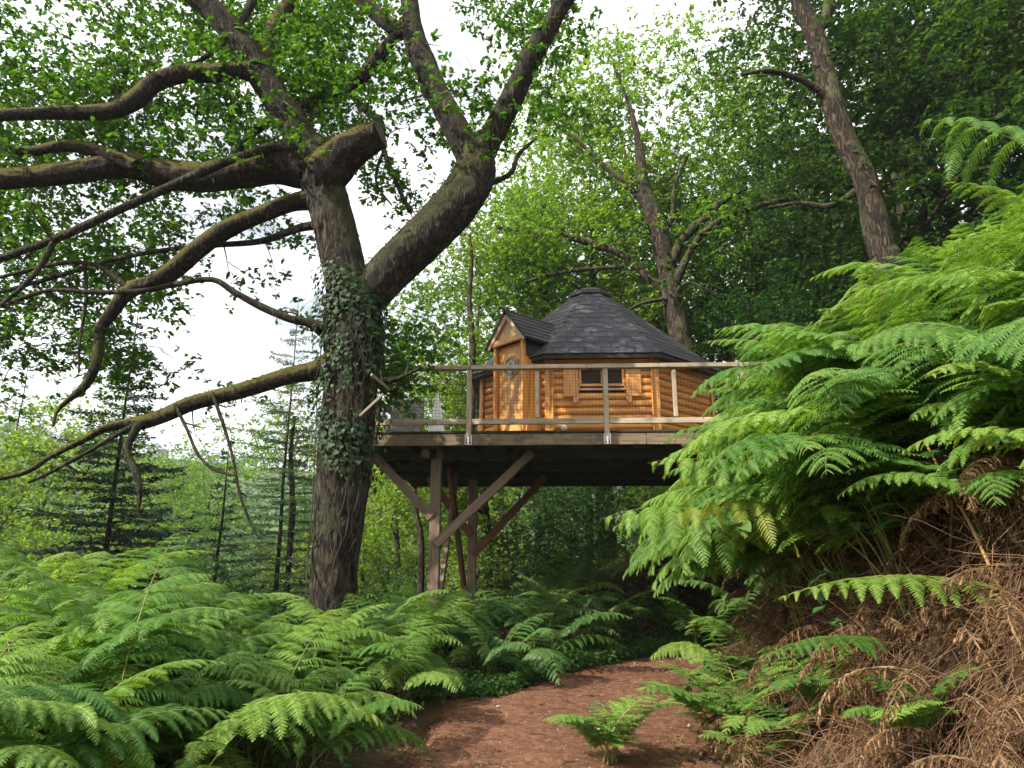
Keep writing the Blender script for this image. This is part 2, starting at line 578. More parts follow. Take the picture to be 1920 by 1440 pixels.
def H(x, y):
    x, y = np.asarray(x, float), np.asarray(y, float)
    xl, xr = np.interp(y, YL, XL), np.interp(y, YR, XR)
    t = x - xr
    l = xl - x
    bank = 2.25 * ss(-.1, 1.35, t) + .50 * np.clip(t - .8, 0, 26) + .12 * np.clip(t - 26.8, 0, 80)
    nearl = -.05 * np.clip(l, 0, 5) - .22 * np.clip(l - 4.5, 0, 3) - .42 * np.clip(l - 7, 0, 22)
    w = ss(.2, 2.4, l) * ss(8.8, 12.5, y)
    hill = np.clip(.12 * (y - 10) + .26 * np.minimum(x, 3), -.2, 9) - .5 * np.clip(-x - 2.0, 0, 3) * ss(10, 15, y)
    z = np.where(t > -.1, bank, 0) + np.where(l > 0, nearl, 0) + w * hill
    z = z + np.where((t > 0) & (y > 11), .10 * np.clip(y - 11, 0, 40), 0)
    far = ss(110, 330, y) * (57 + 7 * wav(x, y, .011, 2)) + ss(120, 420, -x) * 22
    z = np.maximum(z, -13.0)
    z = z * (1 - ss(60, 160, np.hypot(x, y))) - 12 * ss(60, 160, np.hypot(x, y)) + far
    r = np.hypot(x, y)
    off = np.where((l < 0) & (t < 0), .35, 1.0)
    z = z + off * (.05 * wav(x, y, 1.7) + .03 * wav(x, y, 4.1, 1)) + .012 * wav(x, y, 9, 3) + ss(20, 80, r) * wav(x, y, .16, 1) * .8
    return z


def warp(n, a, lim, c=0.0):
    t = np.linspace(-1, 1, n)
    return c + np.sign(t) * (a * np.abs(t) + (lim - a) * np.abs(t) ** 5)


NG = 210
gx, gy = warp(NG, 11.0, 620.0), warp(NG, 13.0, 620.0, 7.0)
GX, GY = np.meshgrid(gx, gy)
GZ = H(GX, GY)
inpath = (GX > np.interp(GY, YL, XL) + .1) & (GX < np.interp(GY, YR, XR) - .1)
g = Geo()
i, j = np.meshgrid(np.arange(NG - 1), np.arange(NG - 1), indexing='ij')
a0 = i * NG + j
g.add(np.stack([GX, GY, GZ], -1).reshape(-1, 3), np.stack([a0, a0 + 1, a0 + NG + 1, a0 + NG], -1).reshape(-1, 4))
tag(link('ground', g.mesh('ground', [M['soil']])), kind='structure')

g = Geo()                                              # path sheet, with a ragged edge
ys = np.linspace(2.0, 15, 230)
us = np.linspace(0, 1, 56)
PY, PU = np.meshgrid(ys, us, indexing='ij')
el = np.interp(PY, YL, XL) - .12 + .10 * wav(PY, PY * 0, 2.3) + .05 * wav(PY, PY * 0, 7)
er = np.interp(PY, YR, XR) + .22 + .12 * wav(PY, PY * 0 + 2, 1.9) + .05 * wav(PY, PY * 0, 8)
PX = el + (er - el) * PU
PZ = H(PX, PY) + .034 + .006 * wav(PX, PY, 17, 2) + .010 * wav(PX, PY, 6.3, 4) * ss(0, .2, PU) * ss(1, .8, PU) - .045 * np.maximum(ss(.09, 0, PU), ss(.91, 1, PU))
k = 56
i, j = np.meshgrid(np.arange(229), np.arange(55), indexing='ij')
a0 = i * k + j
g.add(np.stack([PX, PY, PZ], -1).reshape(-1, 3), np.stack([a0, a0 + 1, a0 + k + 1, a0 + k], -1).reshape(-1, 4))
tag(link('path', g.mesh('path', [M['path']])), kind='structure')

# ------------------------------------------------------------------ leaves
OAK = np.array([[0, 0], [.34, -.30], [.56, -.20], [.78, -.24], [1, 0], [.62, .30], [.34, .20]])
OVAL = np.array([[0, 0], [.28, -.26], [.68, -.24], [1, 0], [.68, .24], [.28, .26]])
KITE = np.array([[0, 0], [.45, -.30], [1, 0], [.45, .30]])
IVY = np.array([[0, 0], [.0, -.34], [.34, -.46], [.5, -.22], [1, 0], [.5, .22], [.34, .46], [0, .34]])


def leaves(g, C, size, shape=KITE, mat=0, up=.6, droop=.25, rs=None, vary=.35):
    """one flat leaf at every row of C, facing roughly up"""
    n = len(C)
    rs = rs or rng
    nrm = rs.normal(size=(n, 3)) * .62
    nrm[:, 2] = np.abs(nrm[:, 2]) + up
    nrm = norm(nrm)
    d = rs.normal(size=(n, 3))
    d[:, 2] -= droop
    d = norm(d - nrm * (d * nrm).sum(1, keepdims=True))
    b = np.cross(nrm, d)
    sz = (size * (1 + vary * rs.uniform(-1, 1, n)))[:, None, None]
    k = len(shape)
    V = C[:, None, :] + sz * (shape[None, :, 0:1] * d[:, None, :] + shape[None, :, 1:2] * b[:, None, :])
    V = V + nrm[:, None, :] * sz * (np.abs(shape[None, :, 1:2]) * .35 - .18 * shape[None, :, 0:1] ** 2)
    g.add(V.reshape(-1, 3), np.arange(n * k).reshape(n, k), mat, smooth=False)


def grow(gt, gl, nodes, centers, per, sigma, size, shape, rs, r0=.012, leafmat=0, up=.6, maxd=2.6, flat=.6):
    """twigs from the skeleton out to every clump centre, leaves around it"""
    nodes = np.asarray(nodes, float)
    d0 = np.array([np.min(((nodes - c) ** 2).sum(1)) for c in centers])
    nd = [nodes]
    allp = nodes
    for ix in np.argsort(d0):
        c = centers[ix]
        if d0[ix] > maxd ** 2 * 3:
            continue
        dd = ((allp - c) ** 2).sum(1)
        k = int(np.argmin(dd))
        if dd[k] > maxd ** 2:
            continue
        p0 = allp[k]
        L = math.sqrt(dd[k])
        mid = (p0 + c) / 2 + rs.normal(size=3) * L * .13 + np.array([0, 0, L * .06])
        q = (p0 + 3 * c) / 4 + rs.normal(size=3) * L * .10
        P = np.array([p0, (p0 + mid) / 2 + rs.normal(size=3) * L * .05, mid, q, c])
        rr = r0 * (0.5 + L * .7)
        add_tube(gt, P, np.array([rr, rr * .8, rr * .6, rr * .4, rr * .2]), 3, cap=False)
        allp = np.vstack([allp, P[1:]])
        n = int(per * rs.uniform(.6, 1.3))
        t = rs.uniform(.35, 1.15, n)[:, None]
        base = mid + (c - mid) * t
        pts = np.repeat((base + rs.normal(size=(n, 3)) * sigma * np.array([1, 1, flat]))[::6], 6, 0)
        pts = pts + rs.normal(size=pts.shape) * size * .22
        leaves(gl, pts, size, shape, leafmat, up, .25, rs)
        # little side twigs that carry the leaves
        for q in range(3):
            e = c + rs.normal(size=3) * sigma * 1.2
            add_tube(gt, np.array([mid, (mid + e) / 2 + rs.normal(size=3) * .05, e]), np.array([rr * .35, rr * .22, rr * .1]), 3, cap=False)


# ------------------------------------------------------------------ the big oak
OY = 9.0
pxm = OY / 1245.0


def limb(pts, ylist):
    """pts: (u, v, radius) read off the photograph, ylist: the limb's own distances"""
    ys_ = np.interp(np.linspace(0, 1, len(pts)), np.linspace(0, 1, len(ylist)), ylist)
    P = np.array([at(u, v, y) for (u, v, r), y in zip(pts, ys_)])
    r = np.array([p[2] * y / 1245.0 for p, y in zip(pts, ys_)])
    return P, r


oak_base = at(622, 1140, OY)
oak = empty('oak_tree', (oak_base[0], OY, float(H(oak_base[0], OY))))
tag(oak, 'big spreading oak with mossy limbs and a forked trunk in front of the deck', 'tree')
ob0 = np.array(oak.location)
skeleton = []


def limb_obj(name, P, r, n, bark, step, label=None, gap=None, seed=0.0, freq=9.0, mossy=False):
    S, rs_ = spline(P, r, step)
    g = Geo()
    add_tube(g, S - ob0, rs_, n, bark=bark, seed=seed, freq=freq)
    o = link(name, g.mesh(name, [M['oak_bark_mossy' if mossy else 'oak_bark']]), oak)
    if label:
        o['label'] = label
    for q in range(0, len(S), max(1, int(.18 / step))):
        skeleton.append(S[q])
    return o


gz = float(H(oak_base[0], OY)) - .3
tp = [(614, 1230, 60), (619, 1180, 50), (622, 1140, 44), (626, 1060, 43), (635, 980, 46), (644, 900, 50), (650, 830, 53), (655, 760, 56), (660, 690, 56), (662, 620, 56), (660, 560, 52), (648, 510, 48), (632, 450, 44), (618, 400, 43), (606, 350, 46), (594, 300, 50), (580, 270, 34)]
P, r = limb(tp, [9.0, 9.0, 9.0])
# root end reaches down into the ground
P = np.vstack([[P[0][0] - .03, 9.0, gz], P])
r = np.concatenate([[r[0] * 1.35], r])
limb_obj('trunk', P, r * .92, 88, .018, .035, freq=11.0)
LIMBS = [
    # right arm of the fork and its two limbs
    ([(655, 600, 38), (690, 555, 42), (735, 502, 44), (800, 440, 46), (856, 380, 47), (888, 330, 44), (893, 290, 36)], [9.0, 9.0, 9.1, 9.3], 56, .016),
    ([(888, 300, 34), (862, 255, 29), (832, 200, 28), (805, 145, 27), (785, 95, 24), (775, 60, 25), (768, 5, 20), (755, -60, 18), (730, -150, 15)], [9.3, 9.5, 9.8], 32, .010),
    ([(890, 310, 34), (915, 268, 28), (945, 210, 25), (975, 150, 24), (1010, 82, 23), (1048, 20, 21), (1090, -50, 19), (1150, -160, 16)], [9.3, 9.2, 8.9], 32, .010),
    # the hub's big limbs on the left
    ([(598, 320, 46), (560, 250, 34), (525, 195, 31), (490, 140, 32), (450, 78, 28), (400, 22, 26), (345, -30, 26), (270, -110, 22)], [9.0, 8.8, 8.4], 40, .012),
    ([(490, 145, 22), (498, 95, 17), (515, 45, 16), (545, 0, 16), (585, -60, 14)], [8.8, 9.2, 9.8], 20, .006),
    ([(500, 150, 24), (455, 132, 20), (400, 138, 20), (345, 138, 20), (290, 155, 20), (255, 185, 21), (205, 208, 17), (110, 211, 14), (0, 216, 13), (-120, 225, 10)], [8.8, 8.4, 8.0], 24, .009),
    ([(592, 315, 48), (520, 312, 36), (450, 325, 33), (385, 333, 31), (310, 326, 29), (240, 310, 26), (150, 322, 24), (60, 332, 22), (0, 337, 21), (-130, 345, 17)], [9.0, 8.7, 8.2], 40, .012),
    ([(255, 312, 14), (190, 285, 13), (120, 274, 13), (55, 284, 10), (0, 276, 8), (-60, 270, 6)], [8.45, 8.5, 8.6], 14, .004),
    ([(585, 285, 14), (520, 274, 11), (460, 290, 9), (390, 318, 10), (330, 345, 10), (240, 385, 9), (150, 428, 9), (85, 455, 8), (0, 485, 8), (-60, 500, 6)], [8.8, 8.2, 7.8], 14, .004),
    ([(600, 372, 24), (545, 380, 18), (480, 405, 18), (430, 427, 20), (372, 465, 19), (322, 508, 19), (282, 530, 15), (242, 545, 16), (210, 585, 13), (188, 620, 10), (180, 680, 9), (160, 722, 8), (125, 752, 5), (105, 775, 3), (100, 800, 2)], [9.0, 8.9, 9.0, 8.8], 24, .009),
    ([(245, 545, 8), (210, 515, 5), (180, 498, 5), (130, 492, 5), (60, 505, 4), (0, 520, 4)], [8.9, 9.1], 8, 0),
    ([(612, 420, 12), (560, 428, 9), (490, 452, 7), (400, 460, 6), (300, 470, 5), (200, 490, 5), (100, 520, 5), (0, 548, 4)], [9.0, 9.2, 9.4], 8, 0),
    ([(606, 618, 16), (580, 605, 9), (545, 598, 8), (490, 575, 8), (440, 548, 7), (398, 524, 6), (330, 533, 6), (270, 545, 5), (180, 548, 5), (90, 545, 4), (0, 575, 4)], [8.9, 8.6, 8.6], 10, .002),
    ([(630, 680, 30), (590, 695, 19), (540, 705, 17), (480, 725, 16), (420, 741, 15), (360, 757, 15), (305, 780, 13), (265, 792, 13), (205, 800, 8), (150, 828, 6), (95, 856, 5), (50, 885, 4), (0, 897, 4), (-60, 905, 3)], [8.9, 8.5, 8.2], 20, .007),
    ([(265, 792, 9), (225, 812, 5), (160, 850, 4), (90, 888, 4), (52, 905, 3)], [8.45, 8.2], 8, 0),
    ([(262, 795, 9), (245, 822, 7), (238, 850, 8), (255, 885, 7), (262, 925, 5), (258, 960, 3)], [8.4, 8.3], 8, .002),
    ([(398, 737, 4), (420, 800, 3.5), (437, 860, 3), (448, 920, 3), (465, 970, 3), (485, 1010, 2)], [8.5, 8.3], 6, 0),
    ([(328, 759, 4), (352, 808, 3.2), (370, 850, 3), (400, 880, 3), (440, 892, 2)], [8.45, 8.2], 6, 0),
    ([(600, 330, 52), (650, 285, 40), (690, 262, 33), (712, 252, 29)], [8.9, 8.7, 8.6], 40, .012),
    ([(432, 300, 6), (480, 245, 9), (555, 200, 12), (620, 180, 13), (672, 150, 14), (706, 112, 14), (738, 72, 12), (772, 62, 12)], [9.7, 9.6, 9.55], 18, .005),
    ([(660, 178, 8), (690, 212, 8), (714, 230, 8), (720, 282, 6), (742, 340, 5), (768, 398, 4)], [9.6, 9.5], 8, .002),
    ([(720, 282, 4), (706, 320, 3), (708, 350, 3), (735, 385, 2)], [9.55, 9.5], 5, 0),
    ([(898, 348, 10), (935, 338, 6), (960, 322, 6), (972, 290, 5), (1005, 260, 3)], [9.3, 9.2], 8, .001),
    ([(770, 50, 20), (740, 52, 18), (700, 20, 18), (655, -20, 16), (600, -80, 12)], [9.7, 10.0], 14, .004),
    ([(475, 0, 10), (440, 60, 7), (380, 110, 5), (340, 125, 4)], [9.3, 9.0], 8, 0),
    ([(160, 500, 4), (162, 560, 4), (150, 640, 3), (148, 700, 2)], [9.1, 9.0], 5, 0),
    ([(100, 455, 7), (75, 500, 6), (40, 540, 5), (0, 572, 4)], [7.9, 7.8], 7, 0),
    ([(700, 720, 9), (740, 712, 5), (790, 690, 3)], [8.9, 8.8], 5, 0),
]
for k_, (pts, yl_, n_, bk) in enumerate(LIMBS):
    P, r = limb(pts, yl_)
    limb_obj('branch', P, r * (.93 if k_ > 2 else .95), n_, bk * 1.3, .04 if n_ > 30 else .07, seed=3.1 * k_, mossy=k_ in (4, 5, 6, 7, 9, 13, 18, 19, 23),
             label={18: 'short sawn-off limb stump with moss on top', 6: 'thick limb covered in moss', 13: 'lowest long drooping limb'}.get(k_))
# sawn face of the stump limb: growth rings
g = Geo()
e0, e1 = at(698, 258, 8.62), at(713.5, 251.5, 8.59)
ax = norm(e1 - e0)
ctr = e1 + ax * .012
a_ = norm(np.cross(ax, [0, 0, 1.]))
b_ = np.cross(ax, a_)
th = np.arange(24) / 24 * 2 * np.pi
rad_ = .19 * (1 + .10 * np.sin(3 * th + 1) + .05 * np.sin(7 * th))
for q, s_ in enumerate((1.0, .72, .42)):
    ring = ctr + ax * .004 * q + (a_ * np.cos(th)[:, None] + b_ * np.sin(th)[:, None]) * rad_[:, None] * s_
    V = np.vstack([ring - ob0, [ctr + ax * .006 * (q + 1) - ob0]])
    g.add(V, np.stack([np.arange(24), (np.arange(24) + 1) % 24, np.full(24, 24)], -1), 0, False)
link('sawn_face', g.mesh('sawn_face', [M['cut']]), oak)

HOLES = [(470, 655, 120, 110, .0), (440, 470, 90, 40, .12), (835, 60, 62, 85, 0), (700, 420, 45, 60, .08), (560, 520, 70, 60, .12), (500, 350, 60, 25, .3),
         (150, 100, 50, 35, .1), (730, 240, 60, 50, .3), (230, 360, 60, 22, .1), (60, 620, 30, 60, .3), (410, 590, 60, 60, .1), (640, 330, 20, 60, .2), (350, 610, 45, 70, .15),
         (250, 440, 60, 30, .35), (110, 340, 60, 22, .1), (410, 250, 45, 30, .3), (900, 480, 60, 200, .1), (980, 330, 70, 90, .3)]


def dens(u, v):
    if v > 760 or u > 1100:
        return 0
    if 700 < u < 790 and 630 < v < 745:
        return 1.0
    if u < 330:
        d = 1.0 if v < 480 else (.85 if v < 690 else .15)
    elif u < 640:
        d = 1.0 if v < 300 else (.45 if v < 480 else .30)
    elif u < 760:
        d = .65 if v < 420 else (.15 if v < 600 else .3)
    else:
        d = .55 if v < 260 else (.2 if v < 430 else 0)
    for (cu, cv, ru, rv, f) in HOLES:
        if ((u - cu) / ru) ** 2 + ((v - cv) / rv) ** 2 < 1:
            d *= f
    return d


rs = np.random.default_rng(11)
cents = []
cents = [at(u_, v_, y_) for u_, v_, y_ in ((735, 668, 9.3), (752, 700, 9.4), (770, 722, 9.4), (728, 735, 9.3), (760, 665, 9.6), (745, 755, 9.5))]
while len(cents) < 960:
    u, v = rs.uniform(-130, 1100), rs.uniform(-190, 760)
    if rs.uniform() > dens(u, v) * (.75 if v < -60 else 1):
        continue
    cents.append(at(u, v, rs.uniform(8.3, 9.2) if (rs.uniform() < .12 and v < 300) else rs.uniform(9.3, 12.4)))
gt, gl = Geo(), Geo()
skel = np.array(skeleton)
grow(gt, gl, skel, np.array(cents), 100, .25, .092, OAK, rs, r0=.011, maxd=2.3)
for _ in range(140):                                   # bare little shoots and dead snags on the limbs
    p = skel[rs.integers(len(skel))]
    d = norm(rs.normal(size=3) + [0, 0, .25])
    L = rs.uniform(.15, .5)
    q1 = p + d * (.12 + L * .45) + rs.normal(0, .05, 3)
    q2 = q1 + norm(d + rs.normal(0, .5, 3)) * L * .55
    add_tube(gt, np.array([p, q1, q2]), np.array([.012, .007, .002]) * rs.uniform(.6, 1.5), 4, cap=False)
    q3 = q1 + norm(d + rs.normal(0, .9, 3)) * L * .4
    add_tube(gt, np.array([q1, (q1 + q3) / 2 + rs.normal(0, .02, 3), q3]), np.array([.006, .004, .0015]), 3, cap=False)
for gg in (gt, gl):
    gg.V = [v - ob0.astype(np.float32) for v in gg.V]
o = link('twigs', gt.mesh('oak_twigs', [M['twig']]), oak)
o['kind'] = 'stuff'
o = link('foliage', gl.mesh('oak_foliage', [M['oak_leaf']]), oak)
o['kind'] = 'stuff'

# moss tufts on top of the thick limbs
g = Geo()
pts = []
for li_ in (3, 5, 6, 9, 13, 18, 0, 19):
    P, r = limb(*LIMBS[li_][:2])
    S, r_ = spline(P, r, .02)
    n = 900 if li_ in (6, 18) else 420
    q = rs.integers(0, len(S), n)
    an = rs.normal(0, .65, n)
    T = norm(np.gradient(S, axis=0))[q]
    side = norm(np.cross(T, [0, 0, 1.]))
    upv = np.cross(side, T)
    pts.append(S[q] + (upv * np.cos(an)[:, None] + side * np.sin(an)[:, None]) * (r_[q][:, None] * 1.02 + .004))
leaves(g, np.vstack(pts) - ob0, .035, KITE, 0, .8, 0, rs)
o = link('moss', g.mesh('moss', [M['moss']]), oak)
o['kind'] = 'stuff'

# ivy climbing the trunk
ivy = empty('ivy', (oak_base[0] + .1, OY - .5, float(H(oak_base[0], OY - .5))))
tag(ivy, 'dark ivy climbing the middle of the big oak trunk', 'ivy')
iv0 = np.array(ivy.location)
P, r = limb(tp, [9.0, 9.0, 9.0])
S, r_ = spline(P, r, .02)
pv = np.array([proj(s)[1] for s in S])
gt, gl = Geo(), Geo()
for k_ in range(16):
    a = rs.uniform(-2.7, -.4)
    top = rs.uniform(500, 640)
    idx = np.where((pv < rs.uniform(900, 1180)) & (pv > top))[0][::6]
    if len(idx) < 6:
        continue
    an = a + np.cumsum(rs.normal(0, .10, len(idx)))
    pp = S[idx] + np.stack([np.cos(an), np.sin(an), np.zeros(len(idx))], -1) * (r_[idx][:, None] + .018)
    add_tube(gt, pp - iv0, np.full(len(pp), .007), 4, cap=False)
n = 1500
cand = []
clump = [(rs.uniform(-3.0, -.1), rs.choice([rs.uniform(515, 640), rs.uniform(620, 900)])) for _ in range(48)]
for _ in range(n):
    a, vv = clump[rs.integers(len(clump))]
    a += rs.normal(0, .22)
    vv += rs.normal(0, 16)
    q = int(np.argmin(np.abs(pv - vv)))
    off = .02 + abs(rs.normal(0, .035)) + (.09 * rs.uniform() if (a < -2.5 or a > -.5) else 0)
    cand.append(S[q] + np.array([math.cos(a), math.sin(a), 0]) * (r_[q] + off))
cand = np.array(cand)
# ivy leaves hang flat against the bark, facing outwards
nrm = cand - np.array([np.interp(cand[:, 2], S[:, 2], S[:, 0]), np.full(len(cand), OY), cand[:, 2]]).T
nrm = norm(nrm + rs.normal(0, .25, nrm.shape) * np.linalg.norm(nrm, axis=1, keepdims=True) + [0, 0, .12])
dn = norm(np.array([0, 0, -1.]) + rs.normal(0, .35, nrm.shape))
dn = norm(dn - nrm * (dn * nrm).sum(1, keepdims=True))
bb = np.cross(nrm, dn)
sz = rs.uniform(.04, .085, len(cand))[:, None, None]
V = (cand - iv0)[:, None, :] + sz * (IVY[None, :, 0:1] * dn[:, None, :] + IVY[None, :, 1:2] * bb[:, None, :])
gl.add(V.reshape(-1, 3), np.arange(len(cand) * 8).reshape(-1, 8), 0, False)
link('stem', gt.mesh('ivy_stem', [M['twig']]), ivy)['kind'] = 'stuff'
link('foliage', gl.mesh('ivy_foliage', [M['ivy_leaf']]), ivy)['kind'] = 'stuff'
# ------------------------------------------------------------------ carpentry helpers
def add_box(g, c, size, ax=None, mat=0, ch=None):
    """chamfered box; ax rows = the box's own axes; UV in metres with U along the longest side"""
    c, hs_ = np.asarray(c, float), np.asarray(size, float) / 2
    A = np.eye(3) if ax is None else np.asarray(ax, float)
    ch = min(.006, hs_.min() * .3) if ch is None else ch
    s8 = np.array([[x, y, z] for x in (-1, 1) for y in (-1, 1) for z in (-1, 1)], float)
    V = []
    for k in range(3):
        q = s8 * (hs_ - ch)
        q[:, k] = s8[:, k] * hs_[k]
        V.append(q)
    V = np.array(V).reshape(-1, 3)                     # index = axis*8 + corner
    def cid(x, y, z):
        return ((x > 0) * 4 + (y > 0) * 2 + (z > 0))
    F4, F3 = [], []
    for k in range(3):
        for s in (-1, 1):
            o1, o2 = [a for a in range(3) if a != k]
            loop = []
            for (p, q) in ((-1, -1), (1, -1), (1, 1), (-1, 1)):
                v = [0, 0, 0]
                v[k], v[o1], v[o2] = s, p, q
                loop.append(k * 8 + cid(*v))
            F4.append(loop)
    for k in range(3):                                 # edges parallel to k
        o1, o2 = [a for a in range(3) if a != k]
        for p in (-1, 1):
            for q in (-1, 1):
                e = []
                for s in (-1, 1):
                    v = [0, 0, 0]
                    v[k], v[o1], v[o2] = s, p, q
                    e.append(cid(*v))
                F4.append([o1 * 8 + e[0], o1 * 8 + e[1], o2 * 8 + e[1], o2 * 8 + e[0]])
    for x in (-1, 1):
        for y in (-1, 1):
            for z in (-1, 1):
                i = cid(x, y, z)
                F3.append([i, 8 + i, 16 + i])
    def fix(F):
        out = []
        for f in F:
            p = V[f]
            n = np.cross(p[1] - p[0], p[2] - p[0])
            out.append(f if np.dot(n, p.mean(0)) > 0 else f[::-1])
        return out
    F4, F3 = fix(F4), fix(F3)
    L = int(np.argmax(size))
    oth = [a for a in range(3) if a != L]
    def uvs(F):
        res = []
        for f in F:
            p = V[f]
            n = np.abs(np.cross(p[1] - p[0], p[2] - p[0]))
            if np.argmax(n) == L:
                res += [(q[oth[0]] * .6, q[oth[1]] * .6) for q in p]
            else:
                w = oth[0] if np.argmax(n) == oth[1] else oth[1]
                res += [(q[L], q[w] + .37 * w) for q in p]
        return res
    W = V @ A + c
    g.add(W, F4, mat, False, uvs(F4))
    g.add(W, F3, mat, False, uvs(F3))


def boxo(name, parent, mat, c, size, ax=None, ch=None, label=None):
    g = Geo()
    c = np.asarray(c, float)
    add_box(g, (0, 0, 0), size, ax, 0, ch)
    o = link(name, g.mesh(name, [M[mat]]), parent, tuple(c))
    if label:
        o['label'] = label
    return o


def beam_axes(p0, p1, up=(0, 0, 1)):
    d = norm(np.subtract(p1, p0).astype(float))
    s = np.cross(up, d)
    if np.linalg.norm(s) < 1e-3:
        s = np.array([1., 0, 0])
    s = norm(s)
    return np.array([d, s, np.cross(d, s)])


def beamo(name, parent, mat, p0, p1, w, h, label=None, up=(0, 0, 1)):
    """beam from p0 to p1, w across (horizontal), h high"""
    ax = beam_axes(p0, p1, up)
    L = float(np.linalg.norm(np.subtract(p1, p0)))
    return boxo(name, parent, mat, np.add(p0, p1) / 2, (L, w, h), ax, label=label)


def jit(a):
    return float(rng.uniform(-a, a))


# ------------------------------------------------------------------ the raised platform
DROT = -R(2.4)
DY = 10.64
plat = empty('deck_platform', (0, DY, 0), DROT)
tag(plat, 'raised wooden platform on tall braced posts carrying the cabin', 'platform')
XA, XB = -2.72, 5.4
DEPTH = 6.6
ZB0, ZB1, ZD = 3.27, 3.455, 3.50                      # beam underside, beam top, deck surface
# deck boards run along x, one object each
n_rows = int(DEPTH / .148)
for k in range(n_rows):
    y = -.02 + .074 + k * .148
    if k < 3:
        x, seg = XA - .02 + jit(.015), 0
        while x < XB:
            L = min(float(rng.uniform(2.2, 3.6)), XB - x)
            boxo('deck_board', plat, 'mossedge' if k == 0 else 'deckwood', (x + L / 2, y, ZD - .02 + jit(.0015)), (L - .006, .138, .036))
            x += L
    else:
        boxo('deck_board', plat, 'deckwood', ((XA + XB) / 2 + jit(.02), y, ZD - .02 + jit(.0015)), (XB - XA, .138, .036))
# front beam from three lengths, side and rear beams
for a, b in ((XA, -.36), (-.354, 2.1), (2.106, XB)):
    boxo('beam', plat, 'deckwood', ((a + b) / 2, .03, (ZB0 + ZB1) / 2), (b - a, .055, ZB1 - ZB0))
boxo('beam', plat, 'deckwood', (XA + .03, DEPTH / 2, (ZB0 + ZB1) / 2), (.055, DEPTH - .12, ZB1 - ZB0))
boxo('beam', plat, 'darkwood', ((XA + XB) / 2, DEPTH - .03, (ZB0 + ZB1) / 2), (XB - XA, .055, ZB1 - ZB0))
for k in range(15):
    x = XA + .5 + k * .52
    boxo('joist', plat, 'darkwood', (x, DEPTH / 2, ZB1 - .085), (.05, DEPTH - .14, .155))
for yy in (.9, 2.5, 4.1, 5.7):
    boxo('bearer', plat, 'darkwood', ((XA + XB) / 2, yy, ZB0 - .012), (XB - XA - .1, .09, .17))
# a hanging chain of short offcuts seen against the dark underside
# post frames: main post, rear post and their braces
TW = .175


def zground(lx, ly):
    c, s = math.cos(DROT), math.sin(DROT)
    return float(H(lx * c - ly * s, DY + lx * s + ly * c))


def lx_at(u, v, ly):
    """local x on the platform for a sight line (u, v) at local depth ly"""
    Y = DY + ly
    for _ in range(3):
        p = at(u, v, Y)
        c, s = math.cos(-DROT), math.sin(-DROT)
        lx = p[0] * c - (Y - DY) * s
        Y = DY + lx * math.sin(DROT) + ly * math.cos(DROT)
    return lx, p[2]


px_, _ = lx_at(817, 950, .9)
boxo('post', plat, 'postwood', (px_, .9, (zground(px_, .9) - .3 + ZB0 - .1) / 2), (TW, TW, ZB0 - .1 - zground(px_, .9) + .3), label='front support post, the thickest one')
boxo('post_cap', plat, 'postwood', (px_ + .06, .82, ZB0 - .02), (.12, .10, .17))
boxo('beam_end', plat, 'railwood', (px_ - .16, .74, ZB0 - .02), (.13, .20, .12))
xl_, zl_ = lx_at(808, 967, .9)
xt_, zt_ = lx_at(708, 858, .9)
beamo('brace', plat, 'postwood', (px_ - .05, .82, zl_ - .03), (xt_ - .05, .82, zt_ + .04), .075, .145)
xl_, zl_ = lx_at(828, 1018, .9)
xt_, zt_ = lx_at(998, 852, .9)
beamo('brace', plat, 'postwood', (px_ + .02, .80, zl_ - .03), (xt_, .80, zt_ + .02), .075, .145)
px2, _ = lx_at(886, 980, 4.1)
boxo('post', plat, 'postwood', (px2, 4.1, (zground(px2, 4.1) - .3 + ZB0 - .1) / 2), (TW, TW, ZB0 - .1 - zground(px2, 4.1) + .3), label='rear support post')
xl_, zl_ = lx_at(900, 1036, 4.1)
xt_, zt_ = lx_at(1018, 914, 4.1)
beamo('brace', plat, 'redwood', (px2 + .02, 4.0, zl_ - .05), (xt_ + .05, 4.0, ZB0 - .06), .075, .15, label='dark reddish brace rising right under the deck')
beamo('brace', plat, 'redwood', (px2 - .02, 4.0, zl_ + .35), (px2 - .95, 4.0, ZB0 - .06), .075, .15)
beamo('brace', plat, 'postwood', (px_ + .03, 1.0, zground(px_, .9) + .65), (px_ + .02, 3.5, ZB0 - .08), .075, .15)
beamo('brace', plat, 'redwood', (px2 - .02, 4.0, zground(px2, 4.1) + .3), (px2 - .28, 2.3, ZB0 - .08), .075, .15)
for xx in ():
    for yy in (.9, 4.1):
        boxo('post', plat, 'darkwood', (xx, yy, (zground(xx, yy) - .3 + ZB0 - .1) / 2), (TW, TW, max(.3, ZB0 - .1 - zground(xx, yy) + .3)))

